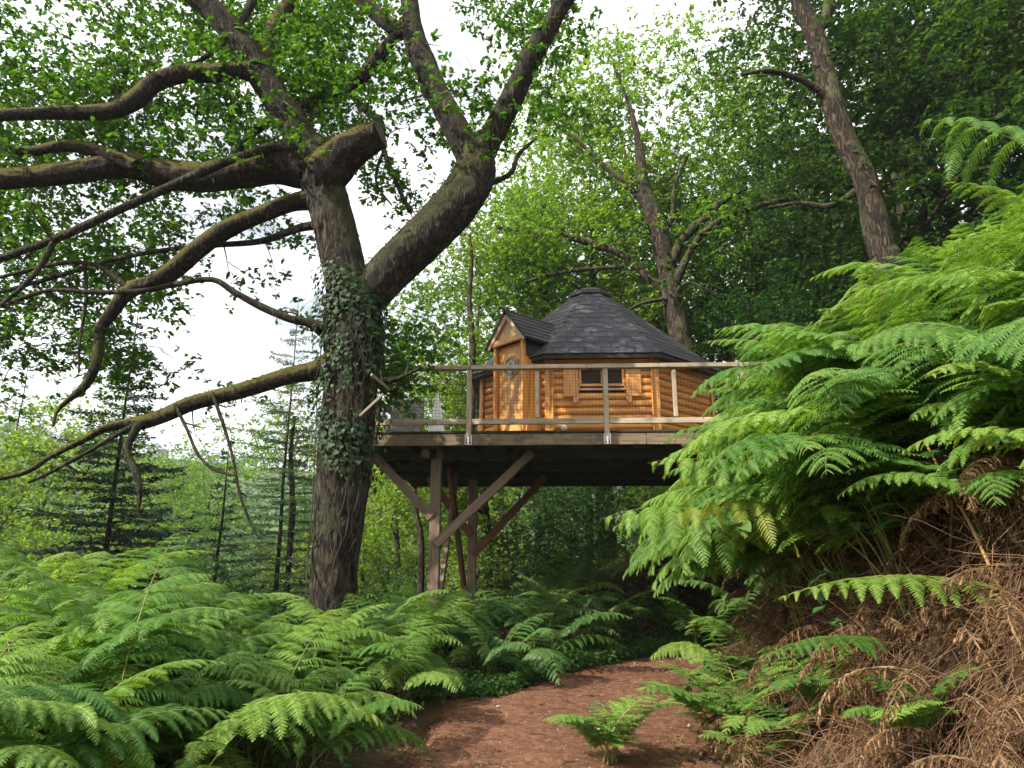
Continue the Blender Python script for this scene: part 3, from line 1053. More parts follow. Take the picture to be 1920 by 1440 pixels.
# railing: a part of the platform with rails, posts, brackets and wire mesh
ral = empty('railing', (0, 0, ZD))
ral.parent = plat
RT, RB = 4.515, 3.635
PXS = [lx_at(880, 760, 0)[0] + 2.17 * q for q in (-1, 0, 1, 2)]
def rbox(name, mat, c, size, ax=None, label=None):
    return boxo(name, ral, mat, (c[0], c[1], c[2] - ZD), size, ax, label=label)
for k_, x in enumerate(PXS):
    rbox('rail_post', 'railwood', (x, -.048, (ZB0 + .04 + RT - .03) / 2), (.078, .078, RT - .03 - ZB0 - .04))
for x in [(a + b) / 2 for a, b in zip(PXS[:-1], PXS[1:])]:
    rbox('rail_post', 'railwood', (x, -.045, (RB + RT) / 2), (.062, .055, RT - RB - .12))
xs = [XA - .05, PXS[1] + .02, PXS[2] - .3, PXS[3] + .3, XB]
for a, b in zip(xs[:-1], xs[1:]):
    rbox('top_rail', 'railwood', ((a + b) / 2, -.048, RT + .005), (b - a - .005, .115, .068))
for a, b in zip([XA, PXS[1] + .045, PXS[2] + .045, PXS[3] + .045], [PXS[1] - .045, PXS[2] - .045, PXS[3] - .045, XB]):
    rbox('bottom_rail', 'railwood', ((a + b) / 2, -.045, RB), (b - a, .06, .088))
for x in PXS:                                          # galvanised shoe of each main post
    g = Geo()
    for dx in (-.048, .048):
        add_box(g, (dx, 0, 0), (.008, .10, .155), ch=.001)
    add_box(g, (0, -.046, -.03), (.026, .012, .12), ch=.001)
    add_box(g, (0, 0, -.082), (.104, .10, .008), ch=.001)
    for dz in (-.045, .03):
        add_box(g, (-.055, 0, dz), (.008, .02, .02), ch=.002)
        add_box(g, (.055, 0, dz), (.008, .02, .02), ch=.002)
    link('post_bracket', g.mesh('post_bracket', [M['metal']]), ral, (x, -.048, ZB0 + .085 - ZD))
g = Geo()
x = XA + .1
while x < XB - .1:
    add_tube(g, [[x, -.012, RB - ZD], [x + .002, -.012, RT - .03 - ZD]], [.0022, .0022], 3, cap=False)
    x += .052
z = RB + .045
while z < RT - .03:
    xx_ = np.linspace(XA, XB, 24)
    add_tube(g, np.stack([xx_, np.full(24, -.015), z - ZD + .003 * np.sin(xx_ * 3 + z * 9)], -1), np.full(24, .0022), 3, cap=False)
    z += .052
link('wire_mesh', g.mesh('wire_mesh', [M['wire']]), ral)
# return railing on the left side, ending against the oak
for y0, y1 in ((.05, 2.2), (2.2, 4.4), (4.4, 6.5)):
    rbox('top_rail', 'railwood', (XA + .02, (y0 + y1) / 2, RT + .005), (.10, y1 - y0 - .005, .062))
    rbox('bottom_rail', 'railwood', (XA + .02, (y0 + y1) / 2, RB), (.055, y1 - y0 - .06, .08))
    rbox('rail_post', 'railwood', (XA + .02, y1 - .01, (ZD + RT) / 2 - .03), (.07, .07, RT - ZD - .07))
xr_ = np.linspace(XA, .3, 3)
for a, b in zip(xr_[:-1], xr_[1:]):
    rbox('top_rail', 'railwood', ((a + b) / 2, DEPTH - .06, RT), (b - a - .005, .09, .06))
    rbox('bottom_rail', 'railwood', ((a + b) / 2, DEPTH - .06, RB), (b - a - .005, .055, .08))
    rbox('rail_post', 'railwood', (b, DEPTH - .06, (ZD + RT) / 2 - .03), (.07, .07, RT - ZD - .07))

# ------------------------------------------------------------------ the octagonal cabin
AW, AE, WH = 2.26, 2.56, 1.645                          # wall apothem, eave apothem, wall height
c_, s_ = math.cos(DROT), math.sin(DROT)
CX, CY = 1.74, DY + 3.76
cab = empty('octagonal_cabin', (CX, CY, ZD + .004), DROT)
tag(cab, 'octagonal varnished pine log cabin with dark shingle roof and gabled doorway', 'cabin')
tan8 = math.tan(math.pi / 8)
SW = AW * tan8                                         # half a wall's width
logprof_cache = {}


def log_mesh(L, h):
    """half-round cladding log along x, front at -y, UV along the log"""
    g = Geo()
    pr = [(-.0, -h / 2)]
    pts = [(0, -h / 2 + .002), (-.022, -h / 2 + .012), (-.044, -h / 4), (-.050, 0), (-.044, h / 4), (-.022, h / 2 - .012), (0, h / 2 - .002), (.03, h / 2 - .002), (.03, -h / 2 + .002)]
    n = len(pts)
    V, U = [], []
    acc = 0
    us_ = []
    for k in range(n):
        us_.append(acc)
        q = pts[(k + 1) % n]
        acc += math.hypot(q[0] - pts[k][0], q[1] - pts[k][1])
    for x in (-L / 2, L / 2):
        for (y, z) in pts:
            V.append((x, y, z))
    F, uv = [], []
    for k in range(n):
        k2 = (k + 1) % n
        F.append([k, k2, n + k2, n + k])
        u2 = us_[k2] if k2 else acc
        uv += [(-L / 2, us_[k]), (-L / 2, u2), (L / 2, u2), (L / 2, us_[k])]
    g.add(V, [f[::-1] for f in F], 0, False, [uv[i * 4 + 3 - j] for i in range(n) for j in range(4)])
    for s in (0, 1):
        f = list(range(n)) if s == 0 else list(range(2 * n - 1, n - 1, -1))
        g.add(V, [f], 0, False, [(V[i][1], V[i][2]) for i in f])
    return g.mesh('log', [M['log']])


def logm(L, h):
    key = (round(L, 3), round(h, 4))
    if key not in logprof_cache:
        logprof_cache[key] = log_mesh(L, h)
    return logprof_cache[key]


NL = 12
PX0 = .28
LH = WH / NL
for w in range(8):
    ang = -math.pi / 2 + w * math.pi / 4               # outward direction of wall w (0 = front)
    n_ = (math.cos(ang), math.sin(ang))
    wall = boxo('wall', cab, 'darkwood', (n_[0] * (AW - .045), n_[1] * (AW - .045), WH / 2 + .01), (SW * 2 - .06, .03, WH - .04))
    wall.rotation_euler = (0, 0, ang + math.pi / 2)
    if w == 0:
        wall['label'] = 'front wall of rounded logs with the small shuttered window'
    if w == 7:
        wall['label'] = 'front left wall with the gabled door'
    for k in range(NL):
        zc = (k + .5) * LH - WH / 2
        segs = [(-SW + .045, SW - .045)]
        if w == 0 and 1.02 < (k + .5) * LH < 1.46:
            segs = [(-SW + .045, -.41), (.41, SW - .045)]
        if w == 7:
            segs = [(-SW + .045, PX0 - .40), (PX0 + .42, SW - .045)]
        for a, b in segs:
            o = link('log', logm(b - a, LH), wall, ((a + b) / 2, -.045, zc))
# corner boards: two flat boards meeting at every corner, shaped log ends at the sides of the door wall
for w in range(8):
    ca = -math.pi / 2 + (w + .5) * math.pi / 4
    rc = AW / math.cos(math.pi / 8)
    for sgn in (-1, 1):
        wa = ca + sgn * math.pi / 8                    # the wall this board lies on
        n_ = np.array([math.cos(wa), math.sin(wa)])
        t_ = np.array([-n_[1], n_[0]]) * (-sgn)
        cpos = np.array([math.cos(ca), math.sin(ca)]) * rc + n_ * .034 + t_ * .052
        o = boxo('corner_board', cab, 'log', (cpos[0], cpos[1], WH / 2), (.105, .030, WH), )
        o.rotation_euler = (0, 0, wa + math.pi / 2)


def extrude_profile(name, prof, th, mat, parent, loc, rz, label=None, rx=None):
    """flat outline (x, z) given thickness th along y"""
    g = Geo()
    P = np.array(prof, float)
    n = len(P)
    V = np.vstack([np.stack([P[:, 0], np.full(n, -th / 2), P[:, 1]], -1), np.stack([P[:, 0], np.full(n, th / 2), P[:, 1]], -1)])
    area = .5 * np.sum(P[:, 0] * np.roll(P[:, 1], -1) - np.roll(P[:, 0], -1) * P[:, 1])
    f = list(range(n)) if area > 0 else list(range(n - 1, -1, -1))
    uvp = [(P[i][1], P[i][0]) for i in f]
    g.add(V, [f], 0, False, uvp)
    fb = [i + n for i in f[::-1]]
    g.add(V, [fb], 0, False, [(P[i - n][1], P[i - n][0]) for i in fb])
    S = []
    for k in range(n):
        a, b = f[k], f[(k + 1) % n]
        S.append([b, a, a + n, b + n])
    g.add(V, S, 0, False, [(V[i][2], V[i][1]) for q in S for i in q])
    o = link(name, g.mesh(name, [M[mat]]), parent, loc, (0, 0, rz))
    if label:
        o['label'] = label
    return o


# wavy wing boards where the log ends show at the corners of the door wall
wav_prof = [(0, 0)] + [(-.05 - .055 * math.sin(t * 5.2 + .4) - .04 * (t > .5) * math.sin((t - .5) * 6), t * WH) for t in np.linspace(0, 1, 22)] + [(0, WH)]
for w_, sgn in ((7, -1), (7, 1)):
    pass
wa = -math.pi / 2 + 7 * math.pi / 4
n7, t7 = np.array([math.cos(wa), math.sin(wa)]), np.array([-math.sin(wa), math.cos(wa)])
p7 = n7 * (AW + .04) - t7 * (SW + .02)
extrude_profile('wing_board', [(x * 1.25, z) for x, z in wav_prof], .045, 'log', cab, (p7[0], p7[1], 0), wa + math.pi / 2, 'wavy cut corner board left of the door')

# front window with shutters (wall 0): local x right, front at -y
WX, WZ = 0.0, 1.235
fy = -(AW + .012)
win = boxo('window', cab, 'dark', (0, fy + .10, WZ), (.80, .04, .38))
g = Geo()
add_box(g, (0, 0, 0), (.76, .008, .34), ch=.001)
link('pane', g.mesh('pane', [M['glass']]), win, (0, -.05, 0))
for nm, c, sz in (('frame', (-.395, -.085, 0), (.05, .07, .40)), ('frame', (.395, -.085, 0), (.05, .07, .40)), ('frame', (0, -.085, .19), (.74, .07, .05)), ('frame', (0, -.085, -.125), (.74, .07, .045)),
                  ('frame', (0, -.07, .03), (.022, .035, .27))):
    boxo(nm, win, 'log', c, sz)
boxo('sill', win, 'darkwood', (0, -.115, -.176), (.80, .06, .05))
boxo('sill', win, 'pinelight', (0, -.125, -.218), (.84, .09, .026))
for sgn in (-1, 1):
    sh = boxo('shutter', cab, 'log', (sgn * .57, fy - .062, WZ - .10), (.27, .022, .52))
    for dx in (-.09, 0, .09):
        pass
    boxo('batten', sh, 'log', (sgn * -.105, -.016, -.02), (.055, .012, .60))
    boxo('batten', sh, 'log', (0.01 * sgn, -.016, -.235), (.17, .012, .045))
    extrude_profile('bracket', [(0, 0), (.0, -.10), (-.05 * sgn, -.115), (-.09 * sgn, -.07), (-.115 * sgn, 0)], .02, 'doorpine', sh, (sgn * -.04, -.017, -.262), 0)

# ---- roof: eight faces with courses of shingles, hips, edge trim and the cap
ZE = WH - .01                                          # eave height above the deck
RR = .36                                               # apothem of the cap opening
SLOPE = math.atan((2.03) / (AE - RR))
RISE = 2.03
roof = None
g = Geo()
ringE, ringT = [], []
for k in range(8):
    ca = -math.pi / 2 + (k + .5) * math.pi / 4
    for lst, a, z in ((ringE, AE - .02, ZE - .02), (ringT, RR, ZE + RISE - .03)):
        rc = a / math.cos(math.pi / 8)
        lst.append((rc * math.cos(ca), rc * math.sin(ca), z))
V = ringE + ringT
g.add(V, [[k, (k + 1) % 8, 8 + (k + 1) % 8, 8 + k] for k in range(8)], 0, False)
ringI = [(x * .84, y * .84, ZE - .035) for x, y, z in ringE]
V2 = ringE + ringI
g.add([(x, y, z - .018) for x, y, z in V2], [[(k + 1) % 8, k, 8 + k, 8 + (k + 1) % 8] for k in range(8)], 0, False)
roof = link('roof', g.mesh('roof', [M['shingle_edge']]), cab)
NR, TABW = 13, .30
SL = math.hypot(AE - RR, RISE)
for w in range(8):
    ang = -math.pi / 2 + w * math.pi / 4
    n_ = np.array([math.cos(ang), math.sin(ang), 0])
    t_ = np.array([-math.sin(ang), math.cos(ang), 0])
    face_n = norm(n_ * math.sin(SLOPE) + np.array([0, 0, math.cos(SLOPE)]))
    upv = norm(-n_ * math.cos(SLOPE) + np.array([0, 0, math.sin(SLOPE)]))
    base = n_ * AE + np.array([0, 0, ZE])
    front = w in (0, 1, 7, 2, 6)
    def half(s):
        return (AE - (AE - RR) * s / SL) * tan8
    joined = Geo()
    for r_i in range(NR):
        s0, s1 = r_i * SL / NR - .012, (r_i + 1) * SL / NR + .012
        h0, h1 = half(s0), half(s1)
        off = (r_i % 2) * TABW / 2 + rng.uniform(-.03, .03)
        x = -math.ceil(h0 / TABW) * TABW - off
        while x < h0:
            a, b = x + .006, x + TABW - .006
            a0_, b0_ = max(a, -h0), min(b, h0)
            a1_, b1_ = max(a, -h1), min(b, h1)
            x += TABW
            if b0_ - a0_ < .015:
                continue
            if b1_ < a1_:
                a1_ = b1_ = float(np.clip((a1_ + b1_) / 2, -h1, h1))
            lift = .011 + rng.uniform(0, .004)
            dr = rng.uniform(-.006, .006)
            m_ = (a0_ + b0_) / 2
            q = [(a0_, s0 + .012 + dr, lift), (m_, s0 - .003 + dr, lift), (b0_, s0 + .012 + dr, lift), (b1_, s1, .006), (a1_, s1, .006)]
            V = [base + t_ * X + upv * S_ + face_n * Lf for X, S_, Lf in q]
            V += [v - face_n * .012 for v in V[:3]]
            gg = joined if not front else Geo()
            gg.add(V, [[0, 1, 2, 3, 4]], 0, False)
            gg.add(V, [[5, 6, 1, 0], [6, 7, 2, 1]], 0, False)
            if front and (w in (0, 1, 7) or r_i % 1 == 0) and w in (0, 1, 7):
                link('shingle', gg.mesh('shingle', [M['shingle']]), roof)
            elif front:
                joined.add(V, [[0, 1, 2, 3, 4]], 0, False)
                joined.add(V, [[5, 6, 1, 0], [6, 7, 2, 1]], 0, False)
    if joined.n:
        o = link('shingles_beyond', joined.mesh('shingles_beyond', [M['shingle']]), roof)
        o['kind'] = 'stuff'
for k in range(8):                                     # hip strips
    e, t = np.array(ringE[k]) + [0, 0, .045], np.array(ringT[k]) + [0, 0, .055]
    out = norm(np.array([e[0], e[1], 0]))
    d = norm(t - e)
    side = np.cross(out, [0, 0, 1.])
    up_ = norm(np.cross(side, d))
    up_ = up_ if up_[2] > 0 else -up_
    g = Geo()
    m = 11
    for q in range(m):
        a, b = e + (t - e) * q / m, e + (t - e) * (q + 1.08) / m
        V = [a - side * .10 - up_ * .028, a + up_ * .014, a + side * .10 - up_ * .028, b + side * .10 - up_ * .040, b + up_ * .0, b - side * .10 - up_ * .040]
        g.add(V, [[0, 1, 4, 5], [1, 2, 3, 4]], 0, False)
        g.add([V[0], V[1], V[2], V[2] - up_ * .012, V[1] - up_ * .012, V[0] - up_ * .012], [[0, 5, 4, 1], [1, 4, 3, 2]], 0, False)
    link('hip_strip', g.mesh('hip_strip', [M['shingle_edge']]), roof)
for k in range(8):
    a, b = np.array(ringE[k]), np.array(ringE[(k + 1) % 8])
    beamo('eave_board', roof, 'darkwood', a * [.997, .997, 1] - [0, 0, .03], b * [.997, .997, 1] - [0, 0, .03], .024, .075)
# cap: skirt ring and low octagonal lid
g = Geo()
prof = [(RR + .10, -.02), (RR + .10, .055), (RR + .07, .08), (RR - .10, .165), (.10, .20), (.0, .205)]
V, F = [], []
for (a, z) in prof:
    for k in range(8):
        ca = -math.pi / 2 + (k + .5) * math.pi / 4
        rc = max(a, .004) / math.cos(math.pi / 8)
        V.append((rc * math.cos(ca), rc * math.sin(ca), ZE + RISE + z))
for q in range(len(prof) - 1):
    for k in range(8):
        F.append([q * 8 + k, q * 8 + (k + 1) % 8, (q + 1) * 8 + (k + 1) % 8, (q + 1) * 8 + k])
g.add(V, F, 0, False)
V2 = V[:8] + [(x * .5, y * .5, z) for x, y, z in V[:8]]
g.add(V2, [[(k + 1) % 8, k, 8 + k, 8 + (k + 1) % 8] for k in range(8)], 0, False)
link('roof_cap', g.mesh('roof_cap', [M['shingle_edge']]), cab)

# ---- door wall (wall 7): local frame p(x along wall to the right, d outwards, z)
ang7 = wa


def dw(x, d, z):
    p = n7 * (AW + d) + t7 * x
    return np.array([p[0], p[1], z])


DRZ = wa + math.pi / 2


def dbox(name, parent, mat, x, d, z, size, label=None):
    o = boxo(name, parent, mat, dw(x, d, z), size, label=label)
    o.rotation_euler = (0, 0, DRZ)
    return o


DH = 1.93
PX0 = .28                                             # doorway centre on the wall
# door leaf, slightly wider at the foot, as vertical boards
door = dbox('door', cab, 'dark', PX0, .33, DH / 2, (.70, .02, DH))
for k in range(7):
    xx = -.33 + k * .11
    boxo('door_board', door, 'doorpine', (xx, -.028, 0), (.1085, .024, DH - .01))
hx = [(0, .22), (.17, .11), (.17, -.11), (0, -.22), (-.17, -.11), (-.17, .11)]
HZ = .56
extrude_profile('window', hx, .012, 'glass', door, (0.0, -.047, HZ), 0, 'six sided door window with pale tracery')
for (s1, nm) in ((1.0, .014), (.50, .010)):
    g = Geo()
    P = [(x * s1, -.001, z * s1) for x, z in hx]
    for a, b in zip(P, P[1:] + P[:1]):
        add_tube(g, [a, b], [nm, nm], 5)
    link('tracery', g.mesh('tracery', [M['lead'] if s1 < 1 else M['log']]), door, (0.0, -.058, HZ))
g = Geo()
for x, z in hx:
    add_tube(g, [(x * .5, 0, z * .5), (x * .98, 0, z * .98)], [.006, .006], 4)
link('tracery', g.mesh('tracery', [M['lead']]), door, (0.0, -.056, HZ))
g = Geo()
add_tube(g, [(0, 0, 0), (0, -.045, 0)], [.009, .009], 6)
add_tube(g, [(0, -.045, 0), (-.10, -.045, 0)], [.008, .008], 6)
add_box(g, (0, 0, -.02), (.035, .008, .14), ch=.001)
link('handle', g.mesh('handle', [M['wire']]), door, (.285, -.044, .03))
# frame and the slanting wing boards either side of the door
for sgn in (-1, 1):
    dbox('door_frame', cab, 'log', PX0 + sgn * .372, .32, DH / 2, (.045, .10, DH))
dbox('door_frame', cab, 'log', PX0, .32, DH + .02, (.78, .10, .05))
for sgn in (-1, 1):
    pr = [(0, 0), (.42, 0), (.40, .25), (.30, .75), (.27, 1.25), (.30, 1.60), (0, 1.60)]
    o = extrude_profile('wing_board', [(x, z) for x, z in pr], .04, 'log', cab, tuple(dw(PX0 + sgn * .425, .02, 0)), DRZ - math.pi / 2, 'shaped side board of the doorway')
# porch posts under the gable
GH = 1.97                                              # underside of the gable beam
PD = .46                                               # how far the porch stands out
GW = .44
for sgn in (-1, 1):
    dbox('porch_post', cab, 'log', PX0 + sgn * (GW - .06), PD - .03, GH / 2, (.058, .085, GH))
dbox('gable_beam', cab, 'doorpine', PX0, PD + .01, GH + .055, (GW * 2 - .02, .07, .11))
# gable: horizontal boards between two rakes
GA = .50                                               # gable height above the beam
for k in range(4):
    z0, z1 = GH + .11 + k * .10, GH + .11 + (k + 1) * .10
    h0 = (GW - .02) * (1 - (z0 - GH - .08) / GA)
    h1 = (GW - .02) * (1 - (z1 - .004 - GH - .08) / GA)
    if h1 < .03:
        h1 = .02
    extrude_profile('gable_board', [(-h0, 0), (h0, 0), (h1, z1 - z0 - .004), (-h1, z1 - z0 - .004)], .022, 'pinelight', cab, tuple(dw(PX0, PD - .005, z0)), DRZ)
EV = .52                                               # half width of the dormer eave
zr, ze = GH + .57, GH + .0
sl = math.hypot(EV, zr - ze)
for sgn in (-1, 1):
    # rake board
    p0, p1 = dw(PX0 + sgn * EV, PD + .055, ze - .02), dw(PX0, PD + .055, zr - .02)
    p1 = p1 + norm(p1 - p0) * (.0 if sgn < 0 else -.012)
    beamo('rake_board', cab, 'pinelight', p0, p1, .028, .10)
    # roof plane from the front edge back into the main roof
    q = [dw(PX0 + sgn * (EV + .03), PD + .10, ze - .03), dw(PX0, PD + .10, zr + .035), dw(PX0, PD - 1.75, zr + .035), dw(PX0 + sgn * (EV + .03), PD - 1.25, ze - .03)]
    nn = norm(np.cross(q[1] - q[0], q[3] - q[0]))
    nn = nn if nn[2] > 0 else -nn
    g = Geo()
    V = [p for p in q] + [p + nn * .03 for p in q]
    FF = [[0, 1, 2, 3], [7, 6, 5, 4], [0, 4, 5, 1], [1, 5, 6, 2], [2, 6, 7, 3], [3, 7, 4, 0]]
    if sgn > 0:
        FF = [f[::-1] for f in FF]
    g.add(V, FF, 0, False)
    dr_ = link('porch_roof', g.mesh('porch_roof', [M['shingle_edge']]), cab)
    for r_i in range(6):
        for c_i in range(7):
            f0, f1 = r_i / 6, (r_i + 1) / 6
            off = (r_i % 2) * .115
            a, b = -.0 + c_i * .23 - off, (c_i + 1) * .23 - off
            a, b = max(a, 0), min(b, 1.5)
            if b - a < .03:
                continue
            o_ = (q[0] + (q[1] - q[0]) * f0, q[0] + (q[1] - q[0]) * f1)
            bk = -np.array([n7[0], n7[1], 0])
            V = [o_[0] + bk * (a + .003) + nn * .048, o_[0] + bk * (b - .003) + nn * .048, o_[1] + bk * (b - .003) + nn * .036, o_[1] + bk * (a + .003) + nn * .036]
            V += [V[0] - nn * .016, V[1] - nn * .016]
            g = Geo()
            f = [0, 1, 2, 3]
            if np.dot(np.cross(V[1] - V[0], V[2] - V[0]), nn) < 0:
                f = f[::-1]
            g.add(V, [f], 0, False)
            g.add(V, [[0, 4, 5, 1]], 0, False)
            link('shingle', g.mesh('shingle', [M['shingle']]), dr_)
g = Geo()
add_tube(g, [dw(PX0, PD + .13, zr + .065), dw(PX0, PD - 1.7, zr + .065)], [.045, .045], 8)
link('ridge_roll', g.mesh('ridge_roll', [M['shingle_edge']]), cab)
# side cheeks between porch posts and cabin above the wall
for sgn in (-1, 1):
    q = [dw(PX0 + sgn * (GW - .05), PD - .08, GH - .30), dw(PX0 + sgn * (GW - .05), .1, GH - .30), dw(PX0 + sgn * (GW - .05), -.5, GH + .12), dw(PX0 + sgn * (GW - .05), PD - .08, GH + .12)]
    g = Geo()
    sd = np.array([t7[0], t7[1], 0]) * .02
    V = q + [p + sd for p in q]
    g.add(V, [[0, 1, 2, 3], [7, 6, 5, 4], [0, 4, 5, 1], [1, 5, 6, 2], [2, 6, 7, 3], [3, 7, 4, 0]], 0, False)
    link('porch_cheek', g.mesh('porch_cheek', [M['darkwood']]), cab)

# ------------------------------------------------------------------ things on the deck


def dloc(lx, ly, z):
    return (lx * c_ - ly * s_, DY + lx * s_ + ly * c_, z)


# closed white parasol
lx, _ = lx_at(819, 780, 1.9)
par = empty('closed_parasol', dloc(lx, 1.9, ZD + .003))
tag(par, 'closed white parasol standing on the deck by the lounger', 'parasol')
g = Geo()
nseg, nz = 48, 22
V = []
for q in range(nz):
    f = q / (nz - 1)
    z = .06 + f * 1.02
    rb_ = .195 * (1 - f) ** .95 + .012
    for k in range(nseg):
        a = k / nseg * 2 * math.pi
        fold = 1 + .16 * (1 - f * .6) * abs(math.sin(a * 4)) - .08 + .03 * math.sin(z * 9 + a * 2)
        zz = z + (.035 * math.sin(a * 8) if q == 0 else 0)
        V.append((rb_ * fold * math.cos(a), rb_ * fold * math.sin(a), zz))
F = [[q * nseg + k, q * nseg + (k + 1) % nseg, (q + 1) * nseg + (k + 1) % nseg, (q + 1) * nseg + k] for q in range(nz - 1) for k in range(nseg)]
g.add(V, F, 0, True)
link('canopy', g.mesh('canopy', [M['white']]), par)
g = Geo()
add_tube(g, [(0, 0, 0), (0, 0, 1.12)], [.014, .014], 8)
link('pole', g.mesh('pole', [M['wire']]), par)
g = Geo()
add_tube(g, [(0, 0, 1.08), (.01, 0, 1.12), (.045, 0, 1.15), (.06, 0, 1.13)], [.018, .014, .010, .006], 6)
link('finial', g.mesh('finial', [M['white']]), par)
g = Geo()
add_tube(g, [(0, 0, 0), (0, 0, .03), (0, 0, .05)], [.17, .17, .05], 16)
link('base', g.mesh('base', [M['metal']]), par)

# reclining lounger with a grey woven sling, seen from behind its raised back
lx, _ = lx_at(763, 770, 2.3)
lou = empty('deck_lounger', dloc(lx, 2.3, ZD + .003), R(-78))
tag(lou, 'wooden lounger with its grey woven back raised, left of the parasol', 'lounger')
BA = R(68)
bx0 = np.array([.0, 0, .26])
bdir = np.array([.28, 0, .92])
for sy in (-.30, .30):
    beamo('back_rail', lou, 'railwood', (0, sy, .24), (.30, sy, 1.0), .03, .05)
    beamo('side_rail', lou, 'railwood', (-1.15, sy, .30), (.22, sy, .30), .03, .07)
    beamo('arm_rail', lou, 'railwood', (-.55, sy * 1.08, .50), (.16, sy * 1.08, .58), .045, .028)
for sx in (-1.05, .15):
    for sy in (-.30, .30):
        boxo('leg', lou, 'railwood', (sx, sy * 1.0, .132), (.045, .045, .264))
for sx in (-1.05, .15):
    boxo('cross_bar', lou, 'railwood', (sx, 0, .19), (.03, .555, .035))


def woven(g, p0, du, dv, nu, nv):
    nn = norm(np.cross(du, dv))
    for i in range(nu):
        a = p0 + du * (i + .5) / nu
        P = [a + dv * t + nn * (.006 * ((-1) ** (i + q))) for q, t in enumerate(np.linspace(0, 1, nv + 1))]
        w_ = du / nu * .37
        V = [v for p in P for v in (p - w_, p + w_)]
        g.add(V, [[2 * q, 2 * q + 1, 2 * q + 3, 2 * q + 2] for q in range(nv)], 0, True)
    for j in range(nv):
        a = p0 + dv * (j + .5) / nv
        P = [a + du * t + nn * (.006 * ((-1) ** (j + q + 1))) for q, t in enumerate(np.linspace(0, 1, nu + 1))]
        w_ = dv / nv * .37
        V = [v for p in P for v in (p - w_, p + w_)]
        g.add(V, [[2 * q, 2 * q + 1, 2 * q + 3, 2 * q + 2] for q in range(nu)], 0, True)


g = Geo()
woven(g, np.array([.01, -.28, .28]), np.array([0, .56, 0]), np.array([.28, 0, .70]), 16, 20)
link('back_sling', g.mesh('back_sling', [M['wicker']]), lou)
g = Geo()
woven(g, np.array([-1.12, -.28, .335]), np.array([0, .56, 0]), np.array([1.1, 0, 0]), 16, 30)
link('seat_sling', g.mesh('seat_sling', [M['wicker']]), lou)
# second lounger in the far corner behind the oak
L2 = lou.copy()
COL.objects.link(L2)
lx, _ = lx_at(742, 780, 3.4)
L2.location = dloc(lx, 3.4, ZD + .003)
L2.rotation_euler = (0, 0, R(195))
L2['label'] = 'second lounger, low and half hidden by the oak trunk and railing'
for o in (lou, L2):
    o['group'] = 'loungers on the deck'
for ch_ in list(lou.children):
    q = ch_.copy()
    q.parent = L2
    COL.objects.link(q)

# low wooden planter and the small white lamp at the deck edge
lx, _ = lx_at(858, 803, 1.2)
pl = empty('planter_box', dloc(lx, 1.2, ZD + .003), R(6))
tag(pl, 'low brown planter box on the deck between parasol and cabin', 'planter')
for k in range(2):
    for sy in (-.12, .12):
        boxo('side_board', pl, 'terracotta', (0, sy, .035 + k * .068), (.40, .02, .062))
    for sx in (-.21, .21):
        boxo('end_board', pl, 'terracotta', (sx, 0, .035 + k * .068), (.02, .26, .062))
g = Geo()
leaves(g, np.random.default_rng(3).normal(size=(160, 3)) * [.12, .06, .035] + [0, 0, .16], .055, OVAL)
link('plant', g.mesh('planter_plant', [M['leaf_mid']]), pl)['kind'] = 'stuff'
lx, _ = lx_at(1058, 803, .22)
lamp = empty('deck_lamp', dloc(lx, .22, ZD + .003))
tag(lamp, 'small round white garden lamp at the front edge of the deck', 'lamp')
g = Geo()
V = [(.052 * math.sin(a) * math.cos(b), .052 * math.sin(a) * math.sin(b), .075 - .048 * math.cos(a)) for a in np.linspace(.02, math.pi - .02, 10) for b in np.arange(16) / 16 * 2 * math.pi]
g.add(V, [[q * 16 + k, q * 16 + (k + 1) % 16, (q + 1) * 16 + (k + 1) % 16, (q + 1) * 16 + k] for q in range(9) for k in range(16)], 0, True)
link('globe', g.mesh('lamp_globe', [M['white']]), lamp)
g = Geo()
add_tube(g, [(0, 0, 0), (0, 0, .012), (0, 0, .03)], [.04, .04, .022], 12)
link('foot', g.mesh('lamp_foot', [M['dark']]), lamp)
# two pale sticks of timber propped at the oak where the railing ends
p0, p1 = at(697, 703, 8.55), at(728, 729, 8.9)
st_ = boxo('timber_stick', None, 'railwood', (p0 + p1) / 2, (float(np.linalg.norm(p1 - p0)) + .02, .028, .04), beam_axes(p0, p1))
tag(st_, 'short pale batten sloping down right from the oak trunk', 'batten')
p0, p1 = at(676, 778, 8.50), at(716, 741, 8.6)
st_ = boxo('timber_stick', None, 'railwood', (p0 + p1) / 2, (float(np.linalg.norm(p1 - p0)) + .04, .03, .03), beam_axes(p0, p1))
tag(st_, 'thin pale batten sloping up right across the oak trunk', 'batten')
# ------------------------------------------------------------------ bracken fronds
SERR = np.array([[0, 0], [.06, -.42], [.24, -.50], [.27, -.34], [.47, -.43], [.52, -.27], [.74, -.30], [1, 0], [.74, .30], [.52, .27], [.47, .43], [.27, .34], [.24, .50], [.06, .42]])
SIMPLE = np.array([[0, 0], [.08, -.45], [.6, -.32], [1, 0], [.6, .32], [.08, .45]])


